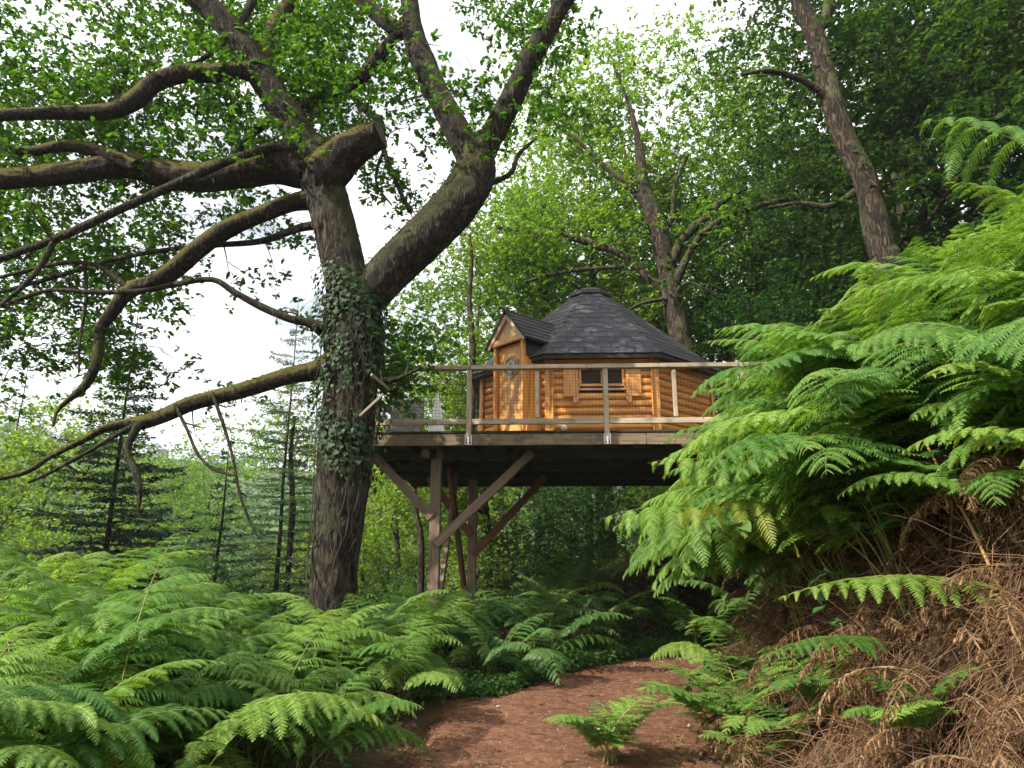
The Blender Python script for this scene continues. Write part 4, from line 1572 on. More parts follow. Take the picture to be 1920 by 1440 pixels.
def frond(seed, L=1.0, st=.7, npin=15, m=16, W=.42, a0=8, a1=105, droop=.9, shape=SERR, curl=0.0, leafm='fern', stemm='fern_stem', sweep=28, wid=.95, name='frond'):
    rs = np.random.default_rng(seed)
    n = 44
    tot = L + st
    s = np.linspace(0, tot, n)
    f = np.clip((s - st * .35) / (tot - st * .35), 0, 1)
    a = np.radians(a0 + (a1 - a0) * f ** 1.25)
    az = curl * f * f + np.radians(rs.uniform(-10, 10)) * f
    T = np.stack([np.sin(a) * np.cos(az), np.sin(a) * np.sin(az), np.cos(a)], -1)
    P = np.concatenate([[[0, 0, 0]], np.cumsum(T[:-1] * (tot / (n - 1)), 0)])
    S = norm(np.stack([-np.sin(az), np.cos(az), np.zeros(n)], -1))
    g = Geo()
    rad = np.interp(s, [0, st, tot], [.0055, .0042, .0008])
    add_tube(g, P[::2] if n % 2 else np.vstack([P[::2], P[-1]]), (rad[::2] if n % 2 else np.append(rad[::2], rad[-1])), 5, 1, cap=False)
    D, B0, LEN = [], [], []
    for i in range(npin):
        t = (i + .3) / npin
        sp = st + L * (1 - (1 - t) ** 1.12)
        P_ = np.array([np.interp(sp, s, P[:, c]) for c in range(3)])
        T_ = norm(np.array([np.interp(sp, s, T[:, c]) for c in range(3)]))
        S_ = norm(np.array([np.interp(sp, s, S[:, c]) for c in range(3)]))
        ln = W * (1 - t) ** .72 * min(1, .72 + 2.2 * t)
        for sd in (-1, 1):
            ph = np.radians(sweep * .6 + sweep * t + rs.uniform(-5, 5))
            D.append(S_ * sd * math.cos(ph) + T_ * math.sin(ph) + rs.normal(0, .04, 3))
            B0.append(P_ + T_ * rs.uniform(-.012, .012))
            LEN.append(ln * rs.uniform(.88, 1.08))
    D, B0, LEN = norm(np.array(D)), np.array(B0), np.array(LEN)
    k = len(LEN)
    u = np.linspace(0, 1, m + 1)
    dirs = D[:, None, :] + np.array([0, 0, -1.])[None, None] * (droop * (u ** 1.2))[None, :, None] * (.75 + .5 * rs.uniform(size=(k, 1, 1)))
    dirs = norm(dirs)
    Q = B0[:, None, :] + np.concatenate([np.zeros((k, 1, 3)), np.cumsum(dirs[:, :-1] * (LEN / m)[:, None, None], 1)], 1)
    # pinna stalks
    for q in range(k):
        rr = np.linspace(.0018, .0005, m + 1)
        add_tube(g, Q[q][::3], rr[::3], 3, 1, cap=False)
    nrm0 = np.stack([np.cross(T[0] * 0 + D[q], norm(np.cross([0, 0, 1.], D[q]))) for q in range(k)])
    nrm0 = norm(nrm0 + rs.normal(0, .15, nrm0.shape))
    nr = np.repeat(nrm0[:, None, :], m + 1, 1)
    nr = norm(nr - dirs * (nr * dirs).sum(-1, keepdims=True))
    bt = np.cross(dirs, nr)
    uu = u[1:]
    pl = (LEN[:, None] * .30 * (1 - uu[None, :] * .93) ** .75 * np.minimum(1, .70 + 2.5 * uu[None, :]))
    pl = np.minimum(pl, .078)
    sp_ = LEN[:, None] / m * wid
    allV = []
    for sd in (-1, 1):
        dr = norm(bt[:, 1:] * sd * .90 + dirs[:, 1:] * .38 + rs.normal(0, .05, (k, m, 3)))
        cr = np.cross(nr[:, 1:], dr)
        base = Q[:, 1:] - dirs[:, 1:] * (sp_[:, :, None] * (.0 if sd > 0 else .5))
        ln_ = pl * rs.uniform(.88, 1.1, pl.shape)
        sx = shape[:, 0][None, None, :, None]
        sy = shape[:, 1][None, None, :, None]
        V = base[:, :, None, :] + dr[:, :, None, :] * sx * ln_[:, :, None, None] + cr[:, :, None, :] * sy * sp_[:, :, None, None] * (1 - .25 * sx)
        V[..., 2] -= (sx[..., 0] ** 2) * ln_[:, :, None] * .22 * (1 if droop < 2 else 2)
        V += nr[:, 1:][:, :, None, :] * (np.abs(sy) * sp_[:, :, None, None] * .22)
        allV.append(V.reshape(-1, 3))
    V = np.concatenate(allV)
    ns = len(shape)
    g.add(V, np.arange(len(V)).reshape(-1, ns), 0, False)
    return g, [M[leafm], M[stemm]]


def frond_mesh(*a, **k):
    g, mats = frond(*a, **k)
    return g.mesh('frond', mats)


FN = [frond_mesh(100 + q, L=float(1.0 + .12 * math.sin(q * 2.1)), st=.55 + .1 * (q % 3), W=.40 + .04 * (q % 2), a0=6 + 4 * (q % 3), a1=100 + 12 * (q % 4), droop=.7 + .25 * (q % 3), npin=15 + q % 3, m=17) for q in range(8)]
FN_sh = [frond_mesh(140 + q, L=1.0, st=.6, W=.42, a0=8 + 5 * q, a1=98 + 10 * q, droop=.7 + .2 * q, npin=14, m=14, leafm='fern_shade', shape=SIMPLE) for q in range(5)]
FN_y = [frond_mesh(170 + q, L=.85, st=.3, W=.34, a0=12, a1=120, droop=.9, npin=13, m=15, leafm='fern_yellow', stemm='stem_straw') for q in range(2)]
FN_small = [frond_mesh(180 + q, L=.40, st=.14, W=.21, a0=14, a1=98, droop=.4, npin=12, m=13, shape=SERR, wid=1.05) for q in range(3)]
FN_far = [frond_mesh(190 + q, L=.95, st=.5, W=.42, a0=10, a1=105, droop=.7, npin=10, m=8, leafm='fern_shade', shape=KITE * [1, 1.5]) for q in range(3)]


def fern(loc, scale, heads, meshes, label, group=None, tilt=(0, 0), name='bracken_fern', lean=12):
    e = empty(name, (loc[0], loc[1], loc[2]), 0)
    e.scale = (scale, scale, scale)
    e.rotation_euler = (tilt[0], tilt[1], 0)
    tag(e, label, 'fern', group)
    for h in heads:
        o = link('frond', meshes[int(rng.integers(len(meshes)))], e, (jit(.05), jit(.05), -.03), (jit(.10), R(jit(lean)), h + jit(.12)))
        s = 1 + jit(.14)
        o.scale = (s, s, s)
    return e


# silhouette of the ferns in the frame (photo position -> highest allowed), so no plant stands taller than the real ones
SIL_U = [-400, 0, 60, 160, 300, 330, 430, 540, 600, 640, 700, 830, 900, 1000, 1100, 1250, 1290, 1330, 1380, 1450, 1500, 1560, 1640, 1700, 1760, 1920, 2400]
SIL_V = [930, 940, 950, 985, 1000, 1020, 1070, 1100, 1150, 1130, 1085, 1050, 1035, 1025, 1000, 880, 830, 730, 650, 590, 530, 455, 470, 440, 400, 330, 250]
placed = []
gz0 = lambda x, y: float(H(x, y))


def try_fern(x, y, sc, heads, meshes, label, group, slack=0, mind=.28, tilt=(0, 0), top=1.25, reach=1.15, lean=12):
    z = float(H(x, y))
    for (a, b) in placed:
        if (a - x) ** 2 + (b - y) ** 2 < mind * mind:
            return False
    if math.hypot(x, y) < 2.0:
        return False
    worst = 0
    for h in heads:
        for rr, zz in ((.0, top * .75), (reach * .35, top), (reach * .7, top * .95), (reach, top * .70)):
            p = (x + math.cos(h) * rr * sc, y + math.sin(h) * rr * sc, z + zz * sc)
            if p[1] < .6:
                return False
            u, v, d = proj(p)
            lim = np.interp(u, SIL_U, SIL_V) - slack
            if v < lim:
                return False
            if math.dist(p, (0, 0, EYE)) < 1.6:
                return False
    placed.append((x, y))
    fern((x, y, z), sc, heads, meshes, label, group, tilt, lean=lean)
    return True


rs = np.random.default_rng(23)


def sector_right(x, y):
    u = proj((x - .4, y, float(H(x, y)) + .8))[0]
    t = x - float(np.interp(y, YR, XR))
    if t < 1.45 and y < 5.6:
        return 'bracken on the near shoulder of the bank, hanging over the brown litter', 'bracken over the brown litter'
    if u < 1430:
        return 'bracken at the left tip of the right bank, beside the deck end', 'bracken at the tip of the bank'
    if t > 3.0:
        return 'bracken on the crest of the right bank under the dark trees', 'bracken on the crest of the bank'
    if u < 1640:
        return 'bracken in the middle of the right bank below the leaning trunk', 'bracken in the middle of the bank'
    return 'bracken high on the right bank by the right border', 'bracken by the right border'


def sector_left(x, y):
    if math.hypot(x - oak_base[0], y - OY) < 1.7:
        return 'bracken around the foot of the big oak trunk', 'bracken around the oak foot'
    u = proj((x, y, .8))[0]
    if u < 260 and y < 5.2:
        return 'tall bracken filling the bottom left corner', 'bracken in the bottom left corner'
    if u < 420:
        return 'bracken on the left side in front of the dark fir', 'bracken in front of the fir'
    if float(np.interp(y, YL, XL)) - x < 1.6:
        return 'bracken leaning over the left edge of the earth path', 'bracken at the left path edge'
    return 'bracken in the left thicket between the path and the oak', 'bracken in the left thicket'


def sector_deck(x, y):
    if y < 10.6 and x < 0:
        return 'shaded bracken between the oak trunk and the front support post', 'bracken between oak and post'
    if x < -.2:
        return 'shaded bracken around the feet of the deck posts', 'bracken around the deck posts'
    if y < 12.2:
        return 'shaded bracken along the far left edge of the path', 'bracken along the far path edge'
    return 'shaded bracken on the dark slope under the right half of the deck', 'bracken under the deck'


cnt = 0
for _ in range(2500):                                  # big plants that overhang the path from the bank
    if cnt >= 30:
        break
    y = rs.uniform(4.0, 7.6)
    x = np.interp(y, YR, XR) + rs.uniform(.55, 1.35)
    h0 = math.pi + rs.normal(0, .3)
    if try_fern(x, y, rs.uniform(1.05, 1.5), [h0, h0 + .6 + jit(.2), h0 - .6 + jit(.2), h0 + 1.3 + jit(.2), h0 - 1.3 + jit(.2)], FN, *sector_right(x, y), 45, .20, tilt=(jit(.2), -.22 + jit(.12)), lean=20):
        cnt += 1
print('overhang', cnt)
cnt = 0
for _ in range(3000):                                  # the tallest plants, at the left border
    if cnt >= 16:
        break
    y = rs.uniform(4.4, 7.2)
    x = -rs.uniform(.42, .80) * y
    h0 = rs.uniform(0, 6.28)
    if try_fern(x, y, rs.uniform(1.15, 1.5), [h0 + q * 1.25 + jit(.3) for q in range(5)], FN, *sector_left(x, y), 20, .35, tilt=(jit(.15), jit(.15)), lean=18):
        cnt += 1
print('tall left', cnt)
cnt = 0
for _ in range(3000):                                  # hiding the foot of the oak and of the posts
    if cnt >= 34:
        break
    if rs.uniform() < .4:
        y, x = rs.uniform(6.6, 8.3), rs.uniform(-3.6, -1.4)
        fm, sec = FN, sector_left
    else:
        y, x = rs.uniform(9.6, 12.6), rs.uniform(-2.6, .6)
        fm, sec = FN_sh, sector_deck
    if math.hypot(x - oak_base[0], y - OY) < .62:
        continue
    h0 = rs.uniform(0, 6.28)
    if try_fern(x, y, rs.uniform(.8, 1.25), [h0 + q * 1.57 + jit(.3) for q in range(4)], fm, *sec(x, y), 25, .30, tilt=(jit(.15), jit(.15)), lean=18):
        cnt += 1
print('feet', cnt)
# right bank: a wall of fronds leaning out over the path
cnt = 0
for _ in range(6000):
    if cnt >= 95:
        break
    y = rs.uniform(2.6, 10.8) if rs.uniform() < .5 else rs.uniform(2.6, 7)
    x = np.interp(y, YR, XR) + (rs.uniform(.6, 4.6) if rs.uniform() < .6 else rs.uniform(.6, 1.7))
    if x > 7.5:
        continue
    u, v, d = proj((x, y, float(H(x, y))))
    if u > 2500 or u < 900:
        continue
    # the lower face of the bank stays bare and brown
    if x - np.interp(y, YR, XR) < (.85 if y < 6.5 else .6):
        continue
    sc = rs.uniform(.62, 1.12)
    h0 = math.pi + rs.normal(0, .35)
    heads = [h0 + q for q in (rs.normal(0, .5), .9 + rs.normal(0, .4), -.9 + rs.normal(0, .4), 1.9 + rs.normal(0, .4), -1.9 + rs.normal(0, .4), rs.uniform(-3.1, 3.1))]
    lb, gr = sector_right(x, y)
    if try_fern(x, y, sc, heads, FN + FN_y[:1] if rs.uniform() < .3 else FN, lb, gr, 55, .22, tilt=(jit(.3), -.14 + jit(.22)), lean=24):
        cnt += 1
for _ in range(900):                                   # the near shoulder of the bank, over the litter
    if cnt >= 118:
        break
    y = rs.uniform(2.7, 5.6)
    x = np.interp(y, YR, XR) + rs.uniform(.80, 1.5)
    h0 = math.pi + rs.normal(0, .5)
    lb, gr = sector_right(x, y)
    if try_fern(x, y, rs.uniform(.5, .82), [h0, h0 + 1.1, h0 - 1.1, h0 + rs.uniform(1.5, 4)], FN, lb, gr, 60, .17, tilt=(jit(.25), -.25 + jit(.2)), lean=22):
        cnt += 1
print('bank ferns', cnt)
# left side: big plants in front of and beside the oak
cnt = 0
for _ in range(6000):
    if cnt >= 110:
        break
    y = rs.uniform(2.9, 9.6)
    x = np.interp(y, YL, XL) - rs.uniform(.45, 6.0)
    if x < -6.8:
        continue
    if math.hypot(x - oak_base[0], y - OY) < .62:
        continue
    sc = rs.uniform(.62, 1.3) if x < -1.6 else rs.uniform(.62, 1.1)
    h0 = rs.uniform(0, 6.28)
    heads = [h0 + q * 6.28 / 4 + rs.normal(0, .25) for q in range(rs.integers(3, 5))]
    edge = np.interp(y, YL, XL) - x < .9
    if edge:
        sc *= .72
    if try_fern(x, y, sc, heads, FN + FN_y if rs.uniform() < .25 else FN, *sector_left(x, y), 25, .27, tilt=(jit(.15), jit(.15)), lean=18):
        cnt += 1
print('left ferns', cnt)
# shaded ferns below the deck
cnt = 0
for _ in range(5000):
    if cnt >= 62:
        break
    y = rs.uniform(9.2, 16.5)
    x = rs.uniform(-4.0, 5.0)
    if np.interp(y, YL, XL) - .35 < x < np.interp(y, YR, XR) + .2:
        continue
    if math.hypot(x - oak_base[0], y - OY) < .8:
        continue
    h0 = rs.uniform(0, 6.28)
    heads = [h0 + q * 2.09 + rs.normal(0, .25) for q in range(3)]
    z = float(H(x, y))
    sc = rs.uniform(.6, .95)
    if z + 1.2 * sc > 3.1 and y > 10.3:
        continue
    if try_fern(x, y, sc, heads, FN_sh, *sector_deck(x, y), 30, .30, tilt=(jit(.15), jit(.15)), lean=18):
        cnt += 1
print('deck ferns', cnt)


for (x, y, sc, h) in ((2.75, 9.2, .8, 3.3), (3.2, 10.2, .8, 3.6), (2.3, 12.9, .8, 4.2), (1.5, 12.2, .75, 4.5), (.6, 11.6, .8, 4.9), (3.3, 13.0, .85, 3.9), (2.9, 11.4, .7, 3.5), (1.0, 13.4, .9, 4.7)):
    fern((x, y, gz0(x, y)), sc, [h, h + 1.3, h - 1.3, h + 2.6], FN, 'bracken at the far end of the path in the shade of the deck', 'bracken at the path end', (jit(.1), jit(.1)), lean=18)


def aimed(u, v, Y, head_deg, sc, meshes, label, tilt=(0, 0), heads=None, name='bracken_fern', st=.6):
    p = at(u, v, Y)
    hs_ = heads or [head_deg]
    return fern(p, sc, [R(h) for h in hs_], meshes, label, None, tilt, name)


gz_ = lambda x, y: float(H(x, y))
# single plants one can point at
p = at(1150, 1440, 5.55)
fern((p[0], 5.75, gz_(p[0], 5.75) + .02), 1.45, [R(q) for q in (10, 60, 110, 170, 215, 260, 330)], FN_small, 'small bright bracken seedling growing alone in the middle of the path')
p = at(1365, 1340, 6.3)
fern((p[0], 6.2, gz_(p[0], 6.2) + .04), 1.9, [R(q) for q in (160, 215, 100, 20, 270, 320)], FN_small, 'low bright bracken tuft at the right edge of the path below the brown bank')
p = at(1400, 1430, 5.7)
fern((p[0] + .05, 5.6, gz_(p[0] + .05, 5.6) + .02), 1.0, [R(q) for q in (130, 200, 50, 300)], FN_small, 'smallest bracken sprig at the bottom right corner of the path')
k = 0
for _ in range(400):
    if k >= 13:
        break
    y = rs.uniform(3.2, 7.5)
    x = np.interp(y, YR, XR) + rs.uniform(.05, .75)
    u, v, d = proj((x, y, gz_(x, y)))
    if not (1380 < u < 1900 and v < 1440) or any((a - x) ** 2 + (b - y) ** 2 < .16 for a, b in placed):
        continue
    placed.append((x, y))
    fern((x, y, gz_(x, y) + .03), rs.uniform(.9, 1.7), [math.pi + rs.normal(0, .3) + q for q in (0, .9, -.9, 1.8)], FN_small,
         'small green bracken sprig sprouting from the brown litter of the right bank', 'sprigs in the brown litter', (0, -.35), lean=15)
    k += 1
# hanging fronds at the left tip of the bank
hang_y = [frond_mesh(300 + q, L=.95, st=.20, W=.66, a0=70, a1=112, droop=4.2, npin=6, m=21, sweep=16, wid=.8, leafm='fern_yellow' if q else 'fern') for q in range(2)]
long_f = frond_mesh(330, L=1.35, st=.18, W=.36, a0=78, a1=108, droop=1.3, npin=15, m=18, sweep=26)
for (u, v, Y, h, t, sc, ms, lb) in (
        (1405, 985, 4.9, 183, .02, .95, [hang_y[0]], 'long green frond hanging out over the path end in front of the deck shade'),
        (1500, 960, 4.6, 188, .10, .80, [hang_y[1]], 'yellowing frond drooping from the bank beside the hanging green one'),
        (1440, 900, 5.8, 172, -.1, .9, [hang_y[0]], 'upper green frond reaching left against the black deck underside'),
        (1610, 930, 4.7, 190, .05, .85, [hang_y[0]], 'fringed frond overhanging the brown litter, lit from the left'),
        (1960, 1120, 3.7, 186, -.02, 1.0, [long_f], 'light green frond stretched low across the brown bank'),
        (1660, 1200, 4.1, 200, .06, .62, [long_f], 'shorter light frond hanging below the low long one on the brown bank'),
        (1960, 290, 3.6, 186, -.14, .72, [hang_y[0]], 'lone frond tip standing against the dark wood at upper right')):
    p = at(u, v, Y)
    e = empty('bracken_frond', p, 0)
    e.rotation_euler = (R(jit(6)), t, R(h))
    e.scale = (sc,) * 3
    tag(e, lb, 'fern frond')
    link('frond', ms[0], e)
# bent yellow stem in front of the right ferns
P = np.array([at(1735, 830, 3.7), at(1775, 905, 3.65), at(1820, 985, 3.6), at(1855, 1060, 3.55), at(1890, 1130, 3.6), at(1930, 1210, 3.7)])
S, rr = spline(P, [.006, .007, .008, .009, .009, .009], .03)
g = Geo()
add_tube(g, S - P[-1], rr, 7)
e = link('bent_fern_stalk', g.mesh('bent_fern_stalk', [M['stem_straw']]), None, tuple(P[-1]))
tag(e, 'bent yellow bracken stem crossing the dry litter at far right', 'stem')

# ------------------------------------------------------------------ dead bracken and straw on the bank
rs = np.random.default_rng(5)
G = Geo()
dead_src = []
for q in range(4):
    gq, _ = frond(400 + q, L=.62, st=.15, npin=12, m=11, W=.19, a0=85, a1=170, droop=2.6, shape=KITE * [1, .9], curl=1.4 * (-1) ** q, wid=.75)
    V = np.concatenate(gq.V)
    V = V + np.random.default_rng(q).normal(0, .004, V.shape)
    dead_src.append((V, [(F, m_) for F, m_, _ in gq.F]))


def bank_n(x, y):
    e = .05
    return norm(np.array([-(H(x + e, y) - H(x - e, y)) / (2 * e), -(H(x, y + e) - H(x, y - e)) / (2 * e), 1.0]))


for q_ in range(165):
    y = rs.uniform(3.0, 9.0) if q_ < 110 else rs.uniform(2.5, 4.8)
    x = np.interp(y, YR, XR) + rs.uniform(.15, 1.15)
    n_ = bank_n(x, y)
    V, Fs = dead_src[rs.integers(4)]
    a = math.pi + rs.normal(0, 1.1)
    ca, sa = math.cos(a), math.sin(a)
    sc = rs.uniform(.35, .95)
    W_ = V * sc
    W_ = np.stack([W_[:, 0] * ca - W_[:, 1] * sa, W_[:, 0] * sa + W_[:, 1] * ca, W_[:, 2]], -1)
    p = np.array([x, y, float(H(x, y))]) + n_ * rs.uniform(.06, .26)
    W_ = W_ + p
    # drape: never sink under the bank
    gap = H(W_[:, 0], W_[:, 1]) + .012 - W_[:, 2]
    W_ = W_ + n_ * (np.clip(gap, 0, .35) * .75)[:, None]
    c0 = G.n
    G.V.append(W_.astype(np.float32))
    for F, m_ in Fs:
        G.F.append((F + c0, m_, False))
        G.UV.append(None)
    G.n += len(W_)
G.UV = [None] * len(G.F)
tag(link('dead_bracken', G.mesh('dead_bracken', [M['dead'], M['straw']])), kind='stuff')

g = Geo()
for q_ in range(6200):
    y = rs.uniform(2.8, 9.5) if q_ < 4200 else rs.uniform(2.5, 5.0)
    t = rs.uniform(.0, 2.2) if q_ < 4200 else rs.uniform(.1, 1.5)
    x = np.interp(y, YR, XR) + t
    n_ = bank_n(x, y)
    L = rs.uniform(.12, .6) * (1.25 if rs.uniform() < .15 else 1)
    p = np.array([x, y, float(H(x, y))]) + n_ * rs.uniform(.0, .16)
    d = norm(np.array([-.75, rs.normal(0, .45), -.9 if rs.uniform() < .65 else rs.uniform(-.6, .9)]) + rs.normal(0, .25, 3))
    pts = [p]
    for q in range(3):
        d = norm(d + rs.normal(0, .22, 3) + [0, 0, -.12])
        pts.append(pts[-1] + d * L / 3)
    pts = np.array(pts)
    pts[:, 2] = np.maximum(pts[:, 2], H(pts[:, 0], pts[:, 1]) + .01)
    r0 = rs.uniform(.0011, .0032)
    add_tube(g, pts, np.linspace(r0, r0 * .4, 4), 3, cap=False)
tag(link('dry_straw', g.mesh('dry_straw', [M['straw']])), kind='stuff')

g = Geo()                                              # crumbled brown leaves over the bank and verges
n = 34000
y = rs.uniform(2.6, 12.5, n)
x = np.interp(y, YR, XR) + rs.uniform(-.35, 3.0, n) ** 1.0
pts = np.stack([x, y, H(x, y) + rs.uniform(.0, .09, n) * (x > np.interp(y, YR, XR) + .2) + .01], -1)
leaves(g, pts, .032, KITE * [1, 1.1], 0, .3, .2, rs, .6)
n = 9000
y = rs.uniform(2.6, 14, n)
side = rs.uniform(size=n) < .6
x = np.where(side, np.interp(y, YL, XL) + np.abs(rs.normal(0, .22, n)) - .2, np.interp(y, YR, XR) + rs.uniform(-1.0, .3, n))
pts = np.stack([x, y, H(x, y) + .034], -1)
leaves(g, pts, .024, KITE, 0, 1.6, 0, rs, .6)
n = 3200
y = rs.uniform(4, 14, n)
x = np.interp(y, YL, XL) + rs.uniform(0, 1, n) * (np.interp(y, YR, XR) - np.interp(y, YL, XL))
leaves(g, np.stack([x, y, H(x, y) + .036], -1), .018, OVAL, 0, 1.8, 0, rs, .6)
tag(link('leaf_litter', g.mesh('leaf_litter', [M['dead']])), kind='stuff')

g = Geo()                                              # pebbles and clods on the path
ico = np.array([[0, 0, 1], [.9, 0, .4], [.28, .85, .4], [-.72, .53, .4], [-.72, -.53, .4], [.28, -.85, .4], [0, 0, -.6]])
icf = np.array([[0, 1, 2], [0, 2, 3], [0, 3, 4], [0, 4, 5], [0, 5, 1], [6, 2, 1], [6, 3, 2], [6, 4, 3], [6, 5, 4], [6, 1, 5]])
for _ in range(1500):
    y = rs.uniform(4.6, 13.5)
    x = np.interp(y, YL, XL) + rs.uniform(0.05, 1.05) * (np.interp(y, YR, XR) - np.interp(y, YL, XL))
    s = rs.uniform(.003, .012) * (2.6 if rs.uniform() < .05 else 1)
    g.add(ico * s * rs.uniform(.6, 1.3, (7, 3)) + [x, y, float(H(x, y)) + .034], icf, 0 if rs.uniform() < .35 else 1, False)
tag(link('pebbles', g.mesh('pebbles', [M['stone'], M['path']])), kind='stuff')

g = Geo()                                              # fallen twigs on the path and its edges
for _ in range(170):
    y = rs.uniform(4.8, 12.5)
    f = rs.uniform(-.05, 1.05) if rs.uniform() < .5 else rs.choice([rs.uniform(-.08, .12), rs.uniform(.85, 1.08)])
    x = np.interp(y, YL, XL) + f * (np.interp(y, YR, XR) - np.interp(y, YL, XL))
    a, L = rs.uniform(0, 6.28), rs.uniform(.05, .28)
    P = np.array([[x, y], [x + math.cos(a) * L * .5, y + math.sin(a) * L * .5], [x + math.cos(a + .4) * L, y + math.sin(a + .4) * L]])
    P = np.column_stack([P, H(P[:, 0], P[:, 1]) + .045])
    add_tube(g, P, [.004, .003, .0015], 4, cap=False)
tag(link('fallen_twigs', g.mesh('fallen_twigs', [M['twig']])), kind='stuff')

# low green ground cover along the path edges and between the ferns
g = Geo()
pts = []
n = 15000
y = rs.uniform(8.5, 14.5, n)
x = np.interp(y, YL, XL) - np.abs(rs.normal(0, .75, n)) + .12
pts.append(np.stack([x, y, H(x, y) + rs.uniform(.02, .22, n)], -1))
n = 3500
y = rs.uniform(5.6, 12.5, n)
x = np.interp(y, YR, XR) + rs.normal(-.05, .16, n)
keep = wav(x, y, 2.4, 5) > .1
pts.append(np.stack([x, y, H(x, y) + rs.uniform(.02, .10, n)], -1)[keep])
n = 11000
y = rs.uniform(2.5, 9.5, n)
x = np.interp(y, YL, XL) - .35 - rs.uniform(0, 6, n)
pts.append(np.stack([x, y, H(x, y) + rs.uniform(.02, .30, n)], -1))
n = 9000
y = rs.uniform(2.5, 12, n)
x = np.interp(y, YR, XR) + 1.6 + rs.uniform(0, 5, n)
pts.append(np.stack([x, y, H(x, y) + rs.uniform(.02, .30, n)], -1))
leaves(g, np.vstack(pts), .050, OVAL, 0, .8, .1, rs, .5)
n = 24000
y = rs.uniform(9.5, 40, n)
x = rs.uniform(-14, 18, n)
leaves(g, np.stack([x, y, H(x, y) + np.abs(rs.normal(0, .22, n))], -1)[~((x > np.interp(y, YL, XL) - .2) & (x < np.interp(y, YR, XR)) & (y < 15))], .10, KITE * [1, 1.2], 1, .8, .1, rs, .5)
tag(link('ground_cover', g.mesh('ground_cover', [M['fern_shade'], M['leaf_mid']])), kind='stuff')

# grass blades beside the path
g = Geo()
n = 2600
y = rs.uniform(5.5, 11.5, n)
x = np.interp(y, YR, XR) + rs.normal(.0, .22, n)
keep = wav(x, y, 1.9, 2) > -.1
x, y = x[keep], y[keep]
n = len(x)
b = np.stack([x, y, H(x, y) + .01], -1)
d = norm(np.stack([rs.normal(0, .5, n), rs.normal(0, .5, n), np.full(n, 1.)], -1))
L = rs.uniform(.04, .14, n)[:, None]
w = norm(np.cross(d, rs.normal(size=(n, 3)))) * .002
bend = np.stack([rs.normal(0, .3, n), rs.normal(0, .3, n), np.full(n, -.15)], -1) * L
V = np.stack([b - w, b + w, b + d * L * .6 + w * .7 + bend * .3, b + d * L + bend, b + d * L * .6 - w * .7 + bend * .3], 1)
g.add(V.reshape(-1, 3), np.arange(n * 5).reshape(n, 5), 0, False)
tag(link('grass', g.mesh('grass', [M['fern']])), kind='stuff')

# brambles: each big leaf is a part
BR = np.array([[0, 0], [.06, -.22], [.25, -.37], [.5, -.36], [.75, -.22], [1, 0], [.75, .22], [.5, .36], [.25, .37], [.06, .22]])


def bramble_leaf(sz):
    g = Geo()
    P = BR * sz
    z = .10 * np.abs(P[:, 1]) / .37 - .22 * P[:, 0] ** 2 / sz
    V = np.stack([P[:, 0], P[:, 1], z], -1)
    mid = np.array([[x * sz, 0, -.22 * x * x * sz - .004] for x in (0, .25, .5, .75, 1)])
    V = np.vstack([V, mid[1:4]])
    F = [[0, 1, 2, 10], [10, 2, 3, 11], [11, 3, 4, 12], [12, 4, 5, 5], [5, 6, 12, 12], [12, 6, 7, 11], [11, 7, 8, 10], [10, 8, 9, 0]]
    g.add(V, [f for f in F if len(set(f)) == 4], 0, True)
    g.add(V, [[12, 4, 5], [12, 5, 6]], 0, True)
    return g.mesh('bramble_leaf', [M['bramble_leaf']])


bl = [bramble_leaf(s) for s in (.075, .095, .12)]


def bramble(pts, label, n, big=1.0):
    P = np.array(pts)
    S, rr = spline(P, np.linspace(.004, .002, len(P)), .04)
    base = P[0]
    e = empty('bramble', base)
    tag(e, label, 'bramble')
    g = Geo()
    add_tube(g, S - base, rr, 5)
    link('stem', g.mesh('bramble_stem', [M['twig']]), e)
    for q in range(n):
        k = int(len(S) * (q + .5) / n)
        a0 = rng.uniform(0, 6.28)
        for da in (-.9, 0, .9):
            o = link('leaf', bl[int(rng.integers(3))], e, tuple(S[min(k, len(S) - 1)] - base + [0, 0, .01]), (jit(.5), .25 + jit(.5), a0 + da))
            o.scale = (big,) * 3


bramble([at(1560, 1180, 4.5), at(1530, 1090, 4.4), at(1580, 1075, 4.3), at(1640, 1110, 4.2)], 'dark bramble spray lying over the dry litter under the fern fringe', 7)
bramble([at(1480, 1010, 4.6), at(1400, 960, 4.5), at(1385, 985, 4.4), at(1500, 930, 4.4)], 'pale bramble leaves among the hanging fronds', 7, 1.15)
bramble([at(1400, 1250, 6.6), at(1350, 1235, 6.7), at(1310, 1260, 6.7), at(1290, 1290, 6.6)], 'dark bramble creeping onto the right edge of the path', 8, .95)
bramble([at(1470, 1130, 5.3), at(1460, 1080, 5.2), at(1500, 1060, 5.1)], 'small light bramble sprig rooted in the brown bank', 5, .8)
bramble([at(1880, 400, 4.2), at(1820, 420, 4.2), at(1790, 440, 4.2)], 'bramble leaves above the ferns at the top of the bank', 5, 1.1)
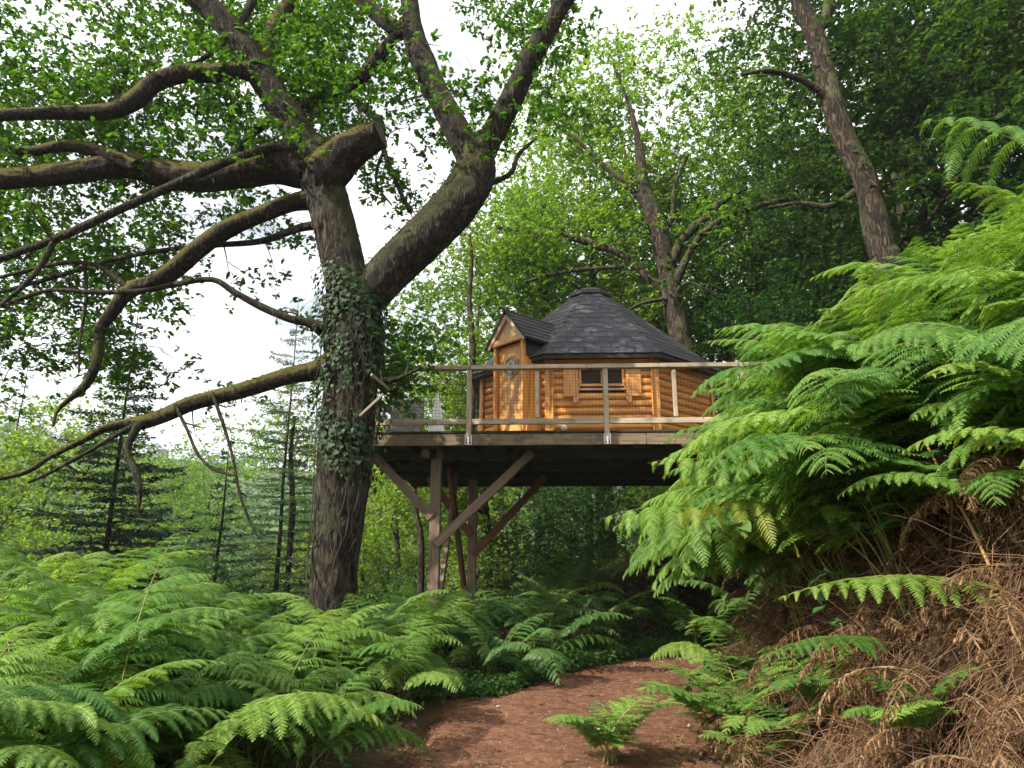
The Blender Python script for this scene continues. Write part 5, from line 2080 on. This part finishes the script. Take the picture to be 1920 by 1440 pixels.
# ------------------------------------------------------------------ woodland trees
def skel_tree(rs, Hh, R0, base, crown_r, nlimb=11, lean=.06):
    """trunk and limbs as a list of (points, radii)"""
    k = 8
    zs = np.linspace(0, Hh * .92, k)
    off = np.cumsum(rs.normal(0, Hh * lean * .16, (k, 2)), 0)
    off -= off[0]
    T = np.stack([off[:, 0], off[:, 1], zs], -1)
    Tr = R0 * (1 - zs / Hh) ** .8
    Tr[0] *= 1.35
    out = [(T, Tr)]
    for q in range(nlimb):
        f = base + (.95 - base) * (q + rs.uniform(0, .8)) / nlimb
        z = f * Hh
        p = np.array([np.interp(z, zs, T[:, 0]), np.interp(z, zs, T[:, 1]), z])
        a = q * 2.4 + rs.normal(0, .4)
        prof = math.sin(math.pi * min(1, max(.12, (1.08 - f) / (1.1 - base)) ** .8)) ** .6
        L = crown_r * (.55 + .5 * prof) * rs.uniform(.75, 1.1)
        up = .25 + .9 * f
        d = norm(np.array([math.cos(a), math.sin(a), up]))
        pts = [p]
        for s in range(4):
            pts.append(pts[-1] + d * L / 4)
            d = norm(d + rs.normal(0, .22, 3) + [0, 0, .05])
        r = np.interp(z, zs, Tr) * .55
        out.append((np.array(pts), np.linspace(r, r * .16, 5)))
        for s in range(2):
            b = pts[2 + s]
            d2 = norm(d + rs.normal(0, .7, 3))
            out.append((np.array([b, b + d2 * L * .22, b + d2 * L * .42 + rs.normal(0, .1, 3)]), np.array([r * .35, r * .22, r * .08])))
    return out


def tree_meshes(seed, Hh=14, R0=.22, base=.35, crown_r=3.2, ncl=230, per=60, sig=.42, size=.13, mat='leaf_mid', nlimb=11, shape=OVAL, low=False):
    rs = np.random.default_rng(seed)
    sk = skel_tree(rs, Hh, R0, base, crown_r, nlimb)
    gt, gc = Geo(), Geo()
    nodes = []
    for q, (P, r) in enumerate(sk):
        S, rr = spline(P, r, .45)
        add_tube(gt, S, rr, 9 if q == 0 else 5, bark=0)
        nodes.append(S[1 if q else int(len(S) * base):])
    nodes = np.vstack(nodes)
    tips = np.vstack([s[0][1:] for s in sk[1:]])
    C = tips[rs.integers(0, len(tips), ncl)] + rs.normal(0, 1, (ncl, 3)) * [crown_r * .24, crown_r * .24, crown_r * .17]
    grow(gt, gc, nodes, C, per, sig, size, shape, rs, r0=.012, maxd=3.2, flat=.55)
    return gt.mesh('trunk', [M['bark']]), gc.mesh('crown', [M[mat]])


VAR = {
    'mid': [tree_meshes(51, 15, .20, .32, 3.6, 260, 84, mat='leaf_mid'), tree_meshes(52, 13, .17, .30, 3.2, 230, 80, mat='leaf_mid')],
    'light': [tree_meshes(53, 13, .16, .26, 3.3, 240, 78, mat='leaf_light'), tree_meshes(54, 11, .14, .2, 3.0, 220, 78, mat='leaf_light')],
    'dark': [tree_meshes(55, 15, .22, .22, 3.8, 270, 62, mat='leaf_dark', sig=.5, size=.165), tree_meshes(56, 12, .18, .12, 3.4, 250, 62, mat='leaf_dark', sig=.5, size=.165)],
    'shrub': [tree_meshes(57, 3.4, .05, .08, 1.5, 90, 60, .26, .085, 'leaf_mid', 9), tree_meshes(58, 2.8, .045, .06, 1.3, 80, 60, .24, .08, 'leaf_light', 8), tree_meshes(59, 3.0, .05, .06, 1.4, 90, 60, .26, .085, 'leaf_dark', 9)],
}


def plant_tree(kind, var, x, y, s, rz, label, group=None, name='broadleaf_tree', cat='tree', sink=.2, zs=1.0):
    t, c = VAR[kind][var]
    e = empty(name, (x, y, float(H(x, y)) - sink), rz)
    e.scale = (s, s, s * zs)
    tag(e, label, cat, group)
    link('trunk', t, e)
    link('crown', c, e)
    return e


rs = np.random.default_rng(77)


def plant_set(lst, bins, group, seen):
    """bins: (u limit, phrase); every tree is told apart by what it stands behind and its rank in depth"""
    rows = {}
    for t in lst:
        u = proj((t[0], t[1], 5.0))[0]
        ph = next(p for lim, p in bins if u < lim)
        rows.setdefault(ph, []).append(t)
    ordn = ['nearest', 'second nearest', 'third nearest', 'fourth nearest', 'fifth nearest', 'sixth nearest', 'seventh nearest', 'eighth nearest']
    k = 0
    for ph, ts in rows.items():
        for r_, (x, y, kind, v, s) in enumerate(sorted(ts, key=lambda q: q[1])):
            tone = {'mid': 'green', 'light': 'pale green', 'dark': 'dark green'}[kind]
            lab = ('only tree ' if len(ts) == 1 else ordn[r_] + ' of the trees ') + ph
            plant_tree(kind, v, x + jit(.3), y + jit(.4), s, k * 1.7, tone + ' one, ' + lab, group)
            k += 1


# middle distance behind the cabin: mixed mid and light greens with sky between
plant_set([(3.4, 24.2, 'mid', 0, 1.12), (-.6, 24.6, 'light', 0, 1.12), (7.6, 22.4, 'mid', 1, 1.05), (1.6, 30, 'mid', 0, 1.3), (-5.6, 27, 'light', 0, .95), (-3.2, 21.5, 'mid', 1, .82), (-1.4, 26, 'light', 1, 1.0), (.6, 22.5, 'mid', 0, .80), (2.8, 27.5, 'light', 0, 1.05), (6.2, 25.5, 'mid', 0, .95),
           (9.2, 29, 'light', 0, 1.1), (11.5, 24, 'mid', 1, 1.0), (-.5, 33, 'mid', 0, 1.1), (4.6, 35, 'light', 0, 1.15), (-7.5, 35, 'light', 1, 1.0), (9, 37, 'mid', 0, 1.15), (14, 34, 'light', 1, 1.2)],
          [(800, 'just right of the big oak trunk'), (1000, 'above the gabled porch'), (1200, 'above the cabin roof'), (1330, 'behind the gnarled oak'), (9999, 'behind the slim straight trunk')],
          'trees behind the cabin', None)
# the dark wood climbing the hillside on the right
plant_set([(9.3, 14.8, 'dark', 0, .86), (12.2, 12.2, 'dark', 1, .95), (12.4, 17.2, 'dark', 0, 1.0), (8.9, 19.6, 'dark', 1, .92), (15.8, 15, 'dark', 0, 1.05), (15.2, 20.5, 'dark', 1, 1.1), (11.2, 22.4, 'dark', 0, 1.0),
           (19, 18, 'dark', 0, 1.1), (19.5, 25, 'dark', 0, 1.2), (14.6, 27.5, 'dark', 0, 1.15), (15.2, 10.5, 'dark', 1, 1.0), (10.8, 9.8, 'dark', 1, .75), (18.5, 31, 'dark', 0, 1.25),
           (12.8, 14.6, 'dark', 1, .6), (7.6, 16.8, 'dark', 1, .62)],
          [(1560, 'on the hillside left of the leaning trunk'), (1720, 'on the hillside just behind the leaning trunk'), (1900, 'on the hillside above the right fern crest'), (9999, 'on the hillside at the right border')],
          'trees on the right hillside', None)
# valley trees on the left beyond the slope
plant_set([(-13.5, 24, 'light', 0, .92), (-19, 30, 'light', 1, 1.3), (-24, 36, 'mid', 0, 1.3), (-15.5, 38, 'light', 0, 1.1), (-9.8, 42, 'light', 1, .95), (-20, 46, 'mid', 1, 1.5), (-12.5, 52, 'light', 0, 1.0), (-6.4, 50, 'light', 0, 1.0),
           (-27, 50, 'light', 0, 1.45), (-18, 60, 'mid', 0, 1.35), (-31, 62, 'light', 1, 1.9), (-9.5, 63, 'mid', 1, 1.1), (-3.0, 44, 'light', 1, 1.0), (-24, 70, 'light', 0, 1.0), (-15, 76, 'light', 0, 1.0), (-3, 60, 'mid', 0, 1.1), (2, 50, 'light', 0, 1.2)],
          [(180, 'in the valley left of the spire-topped fir'), (400, 'in the valley behind the spire-topped fir'), (640, 'in the valley between fir and oak trunk'), (800, 'in the valley behind the oak trunk'), (9999, 'in the valley under the deck')],
          'valley trees on the left', None)
# bright tree filling the left border of the frame
plant_tree('light', 0, -12.6, 16.5, .92, 2.2, 'bright green broadleaf tree at the left border beside the fir')
plant_tree('mid', 1, -16.2, 21, .95, .6, 'mid green broadleaf tree behind the bright one at the left border')
# shrubs under and around the deck
def shrub_label(x, y):
    u = proj((x, y, 2.0))[0]
    far = y > 22
    if u < 330:
        return ('leafy shrub far down the left slope' if far else 'leafy shrub below the spire-topped fir'), 'shrubs on the left slope' + (' far' if far else '')
    if u < 690:
        return ('leafy shrub far behind the oak trunk' if far else 'leafy shrub just left of the oak trunk'), 'shrubs by the oak' + (' far' if far else '')
    if u < 1010:
        return ('leafy shrub far behind the deck posts' if far else 'leafy shrub close behind the deck posts'), 'shrubs behind the posts' + (' far' if far else '')
    if u < 1350:
        return ('leafy shrub in the woods behind the cabin' if far else 'leafy shrub behind the right half of the deck'), 'shrubs behind the deck' + (' far' if far else '')
    return 'leafy shrub under the dark trees on the right hillside', 'shrubs on the right hillside'


k = 0
for _ in range(4000):
    if k >= 50:
        break
    y = rs.uniform(12.5, 34)
    x = rs.uniform(-.55 * y, .42 * y)
    if abs(x - CX) < 3.4 and abs(y - CY) < 4.2:
        continue
    if y < 17.8 and x > -3.2:
        continue
    v = int(rs.integers(3))
    s = rs.uniform(.6, 1.15)
    plant_tree('shrub', v, x, y, s, rs.uniform(0, 6.28), *shrub_label(x, y), 'shrub', 'shrub', .1)
    k += 1
for x, y, s in ((-5.2, 11.5, .8), (-6.8, 13.0, .95), (-8.5, 11.6, .9), (-4.6, 14.5, .9), (-7.2, 16.4, 1.1), (-10.6, 13.6, 1.0), (-3.4, 18.6, 1.0), (-.8, 18.8, .9), (1.6, 18.6, .8), (3.8, 18.9, .8), (-11.6, 9.2, .9), (-9.2, 8.6, .8), (5.7, 11.4, .55), (6.1, 12.6, .7), (5.9, 14.2, .8), (6.4, 16.0, .9)):
    plant_tree('shrub', 2 if x > 5 else int(rs.integers(3)), x, y, s, rs.uniform(0, 6.28), *shrub_label(x, y), 'shrub', 'shrub', .1)  # dark ones right of the cabin are added to keep light off its wall


def traced_tree(name, label, limbs, Y, crown, ncl, per, sig, size, mat, seed, cat='tree', bark=.012):
    """tree whose trunk and limbs follow photo positions at its own distance; crown: list of (u, v, ru, rv)"""
    rs = np.random.default_rng(seed)
    first = limb(limbs[0][0], limbs[0][1])[0][0]
    zb = float(H(first[0], first[1])) - .2
    base = np.array([first[0], first[1], zb])
    e = empty(name, tuple(base))
    tag(e, label, cat)
    nodes = []
    gtw, gl = Geo(), Geo()
    for q, (pts, yl_) in enumerate(limbs):
        P, r = limb(pts, yl_)
        if q == 0 and P[0][2] > zb:
            P = np.vstack([[P[0][0], P[0][1], zb], P])
            r = np.concatenate([[r[0] * 1.2], r])
        S, rr = spline(P, r, .12)
        g = Geo()
        add_tube(g, S - base, rr, 18 if q == 0 else 9, bark=bark if q == 0 else bark * .5, seed=q * 2.7 + seed, freq=9)
        link('trunk' if q == 0 else 'limb', g.mesh('limb', [M['bark']]), e)
        nodes.append(S[::3])
    C = []
    for _ in range(ncl):
        u, v, ru, rv = crown[rs.integers(len(crown))]
        a, b = rs.uniform(0, 6.28), math.sqrt(rs.uniform())
        C.append(at(u + ru * b * math.cos(a), v + rv * b * math.sin(a), Y + 1.3 + abs(rs.normal(0, 1.6)) - (1.6 if rs.uniform() < .3 else 0)))
    grow(gtw, gl, np.vstack(nodes), np.array(C), per, sig, size, OVAL, rs, r0=.010, maxd=4.5, flat=.5)
    for gg in (gtw, gl):
        gg.V = [v - base.astype(np.float32) for v in gg.V]
    link('twigs', gtw.mesh('twigs', [M['twig']]), e)['kind'] = 'stuff'
    link('crown', gl.mesh('crown', [M[mat]]), e)['kind'] = 'stuff'


traced_tree('oak_tree', 'gnarled oak right behind the cabin roof, its trunk forking into wide bare limbs', [
    ([(1290, 700, 22), (1276, 635, 20), (1262, 570, 21), (1252, 510, 19), (1240, 450, 19), (1222, 395, 17), (1205, 340, 13), (1198, 270, 8), (1180, 200, 4), (1150, 120, 2)], [20.5, 20.5]),
    ([(1252, 500, 12), (1285, 445, 9), (1325, 405, 8), (1352, 380, 7), (1400, 350, 5)], [20.4, 19.5]),
    ([(1258, 545, 11), (1290, 480, 7), (1318, 438, 7), (1365, 405, 6), (1425, 385, 6), (1490, 375, 5), (1540, 395, 4)], [20.4, 19]),
    ([(1255, 550, 12), (1215, 520, 8), (1170, 480, 8), (1120, 460, 8), (1065, 445, 7), (1000, 440, 6), (930, 425, 4)], [20.6, 21.5]),
    ([(1170, 500, 5), (1100, 505, 4), (1030, 515, 4), (985, 530, 3)], [20.6, 21]),
    ([(1222, 400, 9), (1180, 350, 6), (1130, 310, 5), (1090, 270, 4), (1040, 230, 3)], [20.5, 21]),
    ([(1262, 555, 5), (1290, 530, 3), (1345, 552, 2)], [20.3, 19.8]),
    ([(1250, 560, 4), (1200, 570, 3), (1150, 600, 2)], [20.3, 19.8]),
    ([(1245, 440, 6), (1262, 400, 5), (1265, 350, 4), (1290, 290, 3)], [20.5, 20.5])],
    20.5, [(1200, 200, 190, 130), (1330, 290, 160, 90), (1060, 330, 140, 110), (1080, 180, 160, 120), (1420, 420, 90, 60), (1120, 420, 90, 40), (1000, 480, 70, 50), (1300, 120, 160, 100)], 430, 80, .42, .125, 'leaf_mid', 601)
traced_tree('woodland_tree', 'tall ivy-flecked trunk leaning left at the top of the fern bank', [
    ([(1668, 520, 27), (1655, 470, 25), (1642, 420, 25), (1625, 345, 23), (1592, 275, 20), (1562, 200, 21), (1545, 130, 20), (1528, 70, 19), (1505, 20, 18), (1480, -60, 16), (1455, -150, 13)], [13.0, 13.2]),
    ([(1560, 190, 11), (1530, 165, 8), (1490, 145, 6), (1440, 133, 5), (1390, 140, 3)], [13.1, 12.6]),
    ([(1530, 70, 10), (1550, 30, 12), (1560, -30, 12), (1580, -120, 9)], [13.2, 13.4]),
    ([(1625, 345, 8), (1560, 385, 6), (1500, 380, 4), (1440, 390, 3)], [13.2, 14.2])],
    13.2, [(1500, 60, 170, 90), (1400, 170, 130, 90), (1660, 120, 130, 90), (1560, 300, 90, 50), (1440, 300, 120, 60), (1700, 250, 90, 70), (1450, -80, 200, 90)], 250, 56, .30, .095, 'leaf_dark', 602)
traced_tree('young_tree', 'slim straight trunk between the cabin roof and the fern crest', [
    ([(1418, 620, 9), (1416, 540, 9), (1412, 470, 8), (1414, 400, 7), (1418, 320, 6), (1424, 240, 4), (1430, 150, 3)], [21, 21.2]),
    ([(1414, 420, 4), (1450, 390, 3), (1490, 370, 2)], [21, 20.6])],
    21, [(1420, 300, 80, 120), (1440, 180, 90, 80)], 90, 56, .36, .12, 'leaf_mid', 603)
for k, (pts, Y, lab) in enumerate([
        ([(1845, 380, 9), (1825, 270, 9), (1800, 160, 8), (1785, 60, 8), (1770, -60, 7)], 15.5, 'thin dark trunk left of the upper right fern tip'),
        ([(1720, 330, 7), (1690, 190, 7), (1678, 90, 7), (1660, -60, 6)], 17.5, 'thin brown trunk high in the dark wood beside the leaning tree'),
        ([(1960, 250, 11), (1935, 130, 10), (1905, 20, 10), (1890, -60, 9)], 14.5, 'dark trunk at the extreme upper right corner')]):
    traced_tree('woodland_tree', lab, [(pts, [Y, Y + .2])], Y, [(pts[2][0], pts[2][1], 90, 90)], 50, 50, .35, .10, 'leaf_dark', 610 + k)
for k, (pts, Y, lab) in enumerate([
        ([(886, 720, 6), (884, 620, 6), (880, 560, 5), (884, 490, 4), (880, 440, 3)], 21, 'slim trunk seen above the railing left of the gabled doorway'),
        ([(1020, 640, 6), (1022, 560, 6), (1016, 480, 6), (1020, 380, 4)], 24, 'thin trunk rising between porch and main roof'),
        ([(545, 1010, 5), (548, 930, 5), (545, 860, 4), (552, 780, 3)], 24, 'thin pole-like trunk left of the big oak trunk'),
        ([(885, 760, 4), (790, 1040, 6), (780, 960, 5), (776, 900, 4)][1:], 17, 'thin sapling stem seen under the deck beside the front post')]):
    traced_tree('young_tree', lab, [(pts, [Y, Y + .2])], Y, [(pts[-1][0], pts[-1][1], 60, 70)], 34, 50, .34, .11, 'leaf_light', 620 + k, bark=.004)


# conifers
def conifer(name, label, x, y, top, rad, seed, mat, nb=170, base_z=None, sparse=1.0, tip=.03):
    rs = np.random.default_rng(seed)
    zb = float(H(x, y)) - .2
    Hh = top - zb
    e = empty(name, (x, y, zb))
    tag(e, label, 'conifer')
    g = Geo()
    P = np.array([[jit(.04), jit(.04), z] for z in np.linspace(0, Hh, 12)])
    P[0] = 0
    add_tube(g, P, np.linspace(.14, .008, 12), 8)
    link('trunk', g.mesh('trunk', [M['bark']]), e)
    gb, gn = Geo(), Geo()
    C, D, Nn = [], [], []
    for q in range(nb):
        f = 1 - ((q + rs.uniform(0, 1)) / nb) ** .85 * .97
        z = f * Hh
        L = rad * min(1.0, (1 - f) * 2.0 + .03) * rs.uniform(.45, 1.2)
        a = q * 2.399 + rs.normal(0, .3)
        up = .35 * f - .12
        d = norm(np.array([math.cos(a), math.sin(a), up]))
        pts = [np.array([0, 0, z])]
        m = 6
        for s in range(m):
            pts.append(pts[-1] + d * L / m)
            d = norm(d + [0, 0, -.06 + .035 * s] + rs.normal(0, .03, 3))
        pts = np.array(pts)
        add_tube(gb, pts, np.linspace(.004 + .010 * L / rad, .002, m + 1), 3, cap=False)
        sp = .075
        kk = max(4, int(L / sp * sparse))
        for s in range(kk):
            t = (s + .6) / kk
            p = np.array([np.interp(t * m, np.arange(m + 1), pts[:, c]) for c in range(3)])
            dd = norm(pts[min(m, int(t * m) + 1)] - pts[int(t * m)] + 1e-6)
            sd = norm(np.cross(dd, [0, 0, 1.]))
            ln = L * .42 * (1 - t) ** .7 * rs.uniform(.6, 1.1) + .07
            for sgn in (-1, 1):
                w = norm(dd * .75 + sd * sgn + rs.normal(0, .12, 3) + [0, 0, -.12])
                nseg = max(2, int(ln / .085))
                for j in range(nseg):
                    C.append(p + w * ln * j / nseg)
                    D.append(w)
                    Nn.append(sgn)
        C.append(pts[-1]); D.append(d); Nn.append(1)
    C, D = np.array(C), norm(np.array(D) + rs.normal(0, .18, (len(D), 3)))
    up = norm(np.array([0, 0, 1.]) + rs.normal(0, .3, D.shape))
    sd = norm(np.cross(D, up))
    n = len(C)
    for sgn in (-1, 1):
        ang = rs.uniform(.5, 1.0, (n, 1)) * sgn
        w = norm(D + sd * ang)
        cr = norm(np.cross(w, up))
        ln = rs.uniform(.09, .16, (n, 1))
        V = np.stack([C, C + w * ln * .5 + cr * .030, C + w * ln, C + w * ln * .5 - cr * .030], 1)
        gn.add(V.reshape(-1, 3), np.arange(n * 4).reshape(n, 4), 0, False)
    link('branches', gb.mesh('branches', [M['twig']]), e)['kind'] = 'stuff'
    link('needles', gn.mesh('needles', [M[mat]]), e)['kind'] = 'stuff'
    return n


p = at(262, 566, 17.0)
print('needles', conifer('fir_tree', 'dark fir with a thin spire top left of the big oak', p[0], 17.0, p[2], 2.8, 31, 'needle', 190, sparse=.85))
p = at(560, 560, 24.0)
conifer('fir_tree', 'pale bluish larch-like conifer just left of the oak trunk', p[0], 24.0, p[2], 3.1, 32, 'needle_light', 150, sparse=.7)
p = at(60, 640, 27.0)
conifer('fir_tree', 'soft green conifer behind the lowest limb at far left', p[0], 27.0, p[2], 2.6, 33, 'needle_light', 110, sparse=.6)
p = at(430, 830, 19.0)
conifer('fir_tree', 'small dark young fir to the right of the spire-topped fir', p[0], 19.0, p[2], 2.0, 34, 'needle', 90)

# far wooded hillside across the valley: one mass of clumps
rs = np.random.default_rng(9)
g = Geo()
pts, szs = [], []
for _ in range(560):
    y = rs.uniform(90, 345)
    x = rs.uniform(-.85, .25) * y
    z = float(H(x, y))
    r = rs.uniform(2.6, 5.0)
    n = 46
    q = norm(rs.normal(size=(n, 3))) * r * np.array([1, 1, 1.15]) * rs.uniform(.75, 1.05, (n, 1))
    q[:, 2] = np.abs(q[:, 2]) + r * .5
    pts.append(q + [x, y, z])
leaves(g, np.vstack(pts), 1.15, OVAL * [1, 1.6], 0, .7, .1, rs, .4)
tag(link('far_wood', g.mesh('far_wood', [M['far']])), kind='stuff')

# thin air of the valley
g = Geo()
x0, x1, y0, y1, z0, z1 = -640, 640, -640, 660, -16, 96
V = [(x, y, z) for x in (x0, x1) for y in (y0, y1) for z in (z0, z1)]
g.add(V, [[0, 1, 3, 2], [4, 6, 7, 5], [0, 4, 5, 1], [2, 3, 7, 6], [0, 2, 6, 4], [1, 5, 7, 3]], 0, False)
hm, nt, out = new_mat('valley_haze')
pv_ = N(nt, 'ShaderNodeVolumePrincipled')
pv_.inputs['Color'].default_value = (.86, .92, 1.0, 1)
pv_.inputs['Density'].default_value = .0005
pv_.inputs['Anisotropy'].default_value = .2
nt.links.new(pv_.outputs[0], out.inputs['Volume'])
HAZE = True
if HAZE:
    tag(link('haze', g.mesh('haze', [hm])), kind='stuff')
print('objects', len(bpy.data.objects), 'tris', sum(len(m.loops) - 2 * len(m.polygons) for m in bpy.data.meshes))
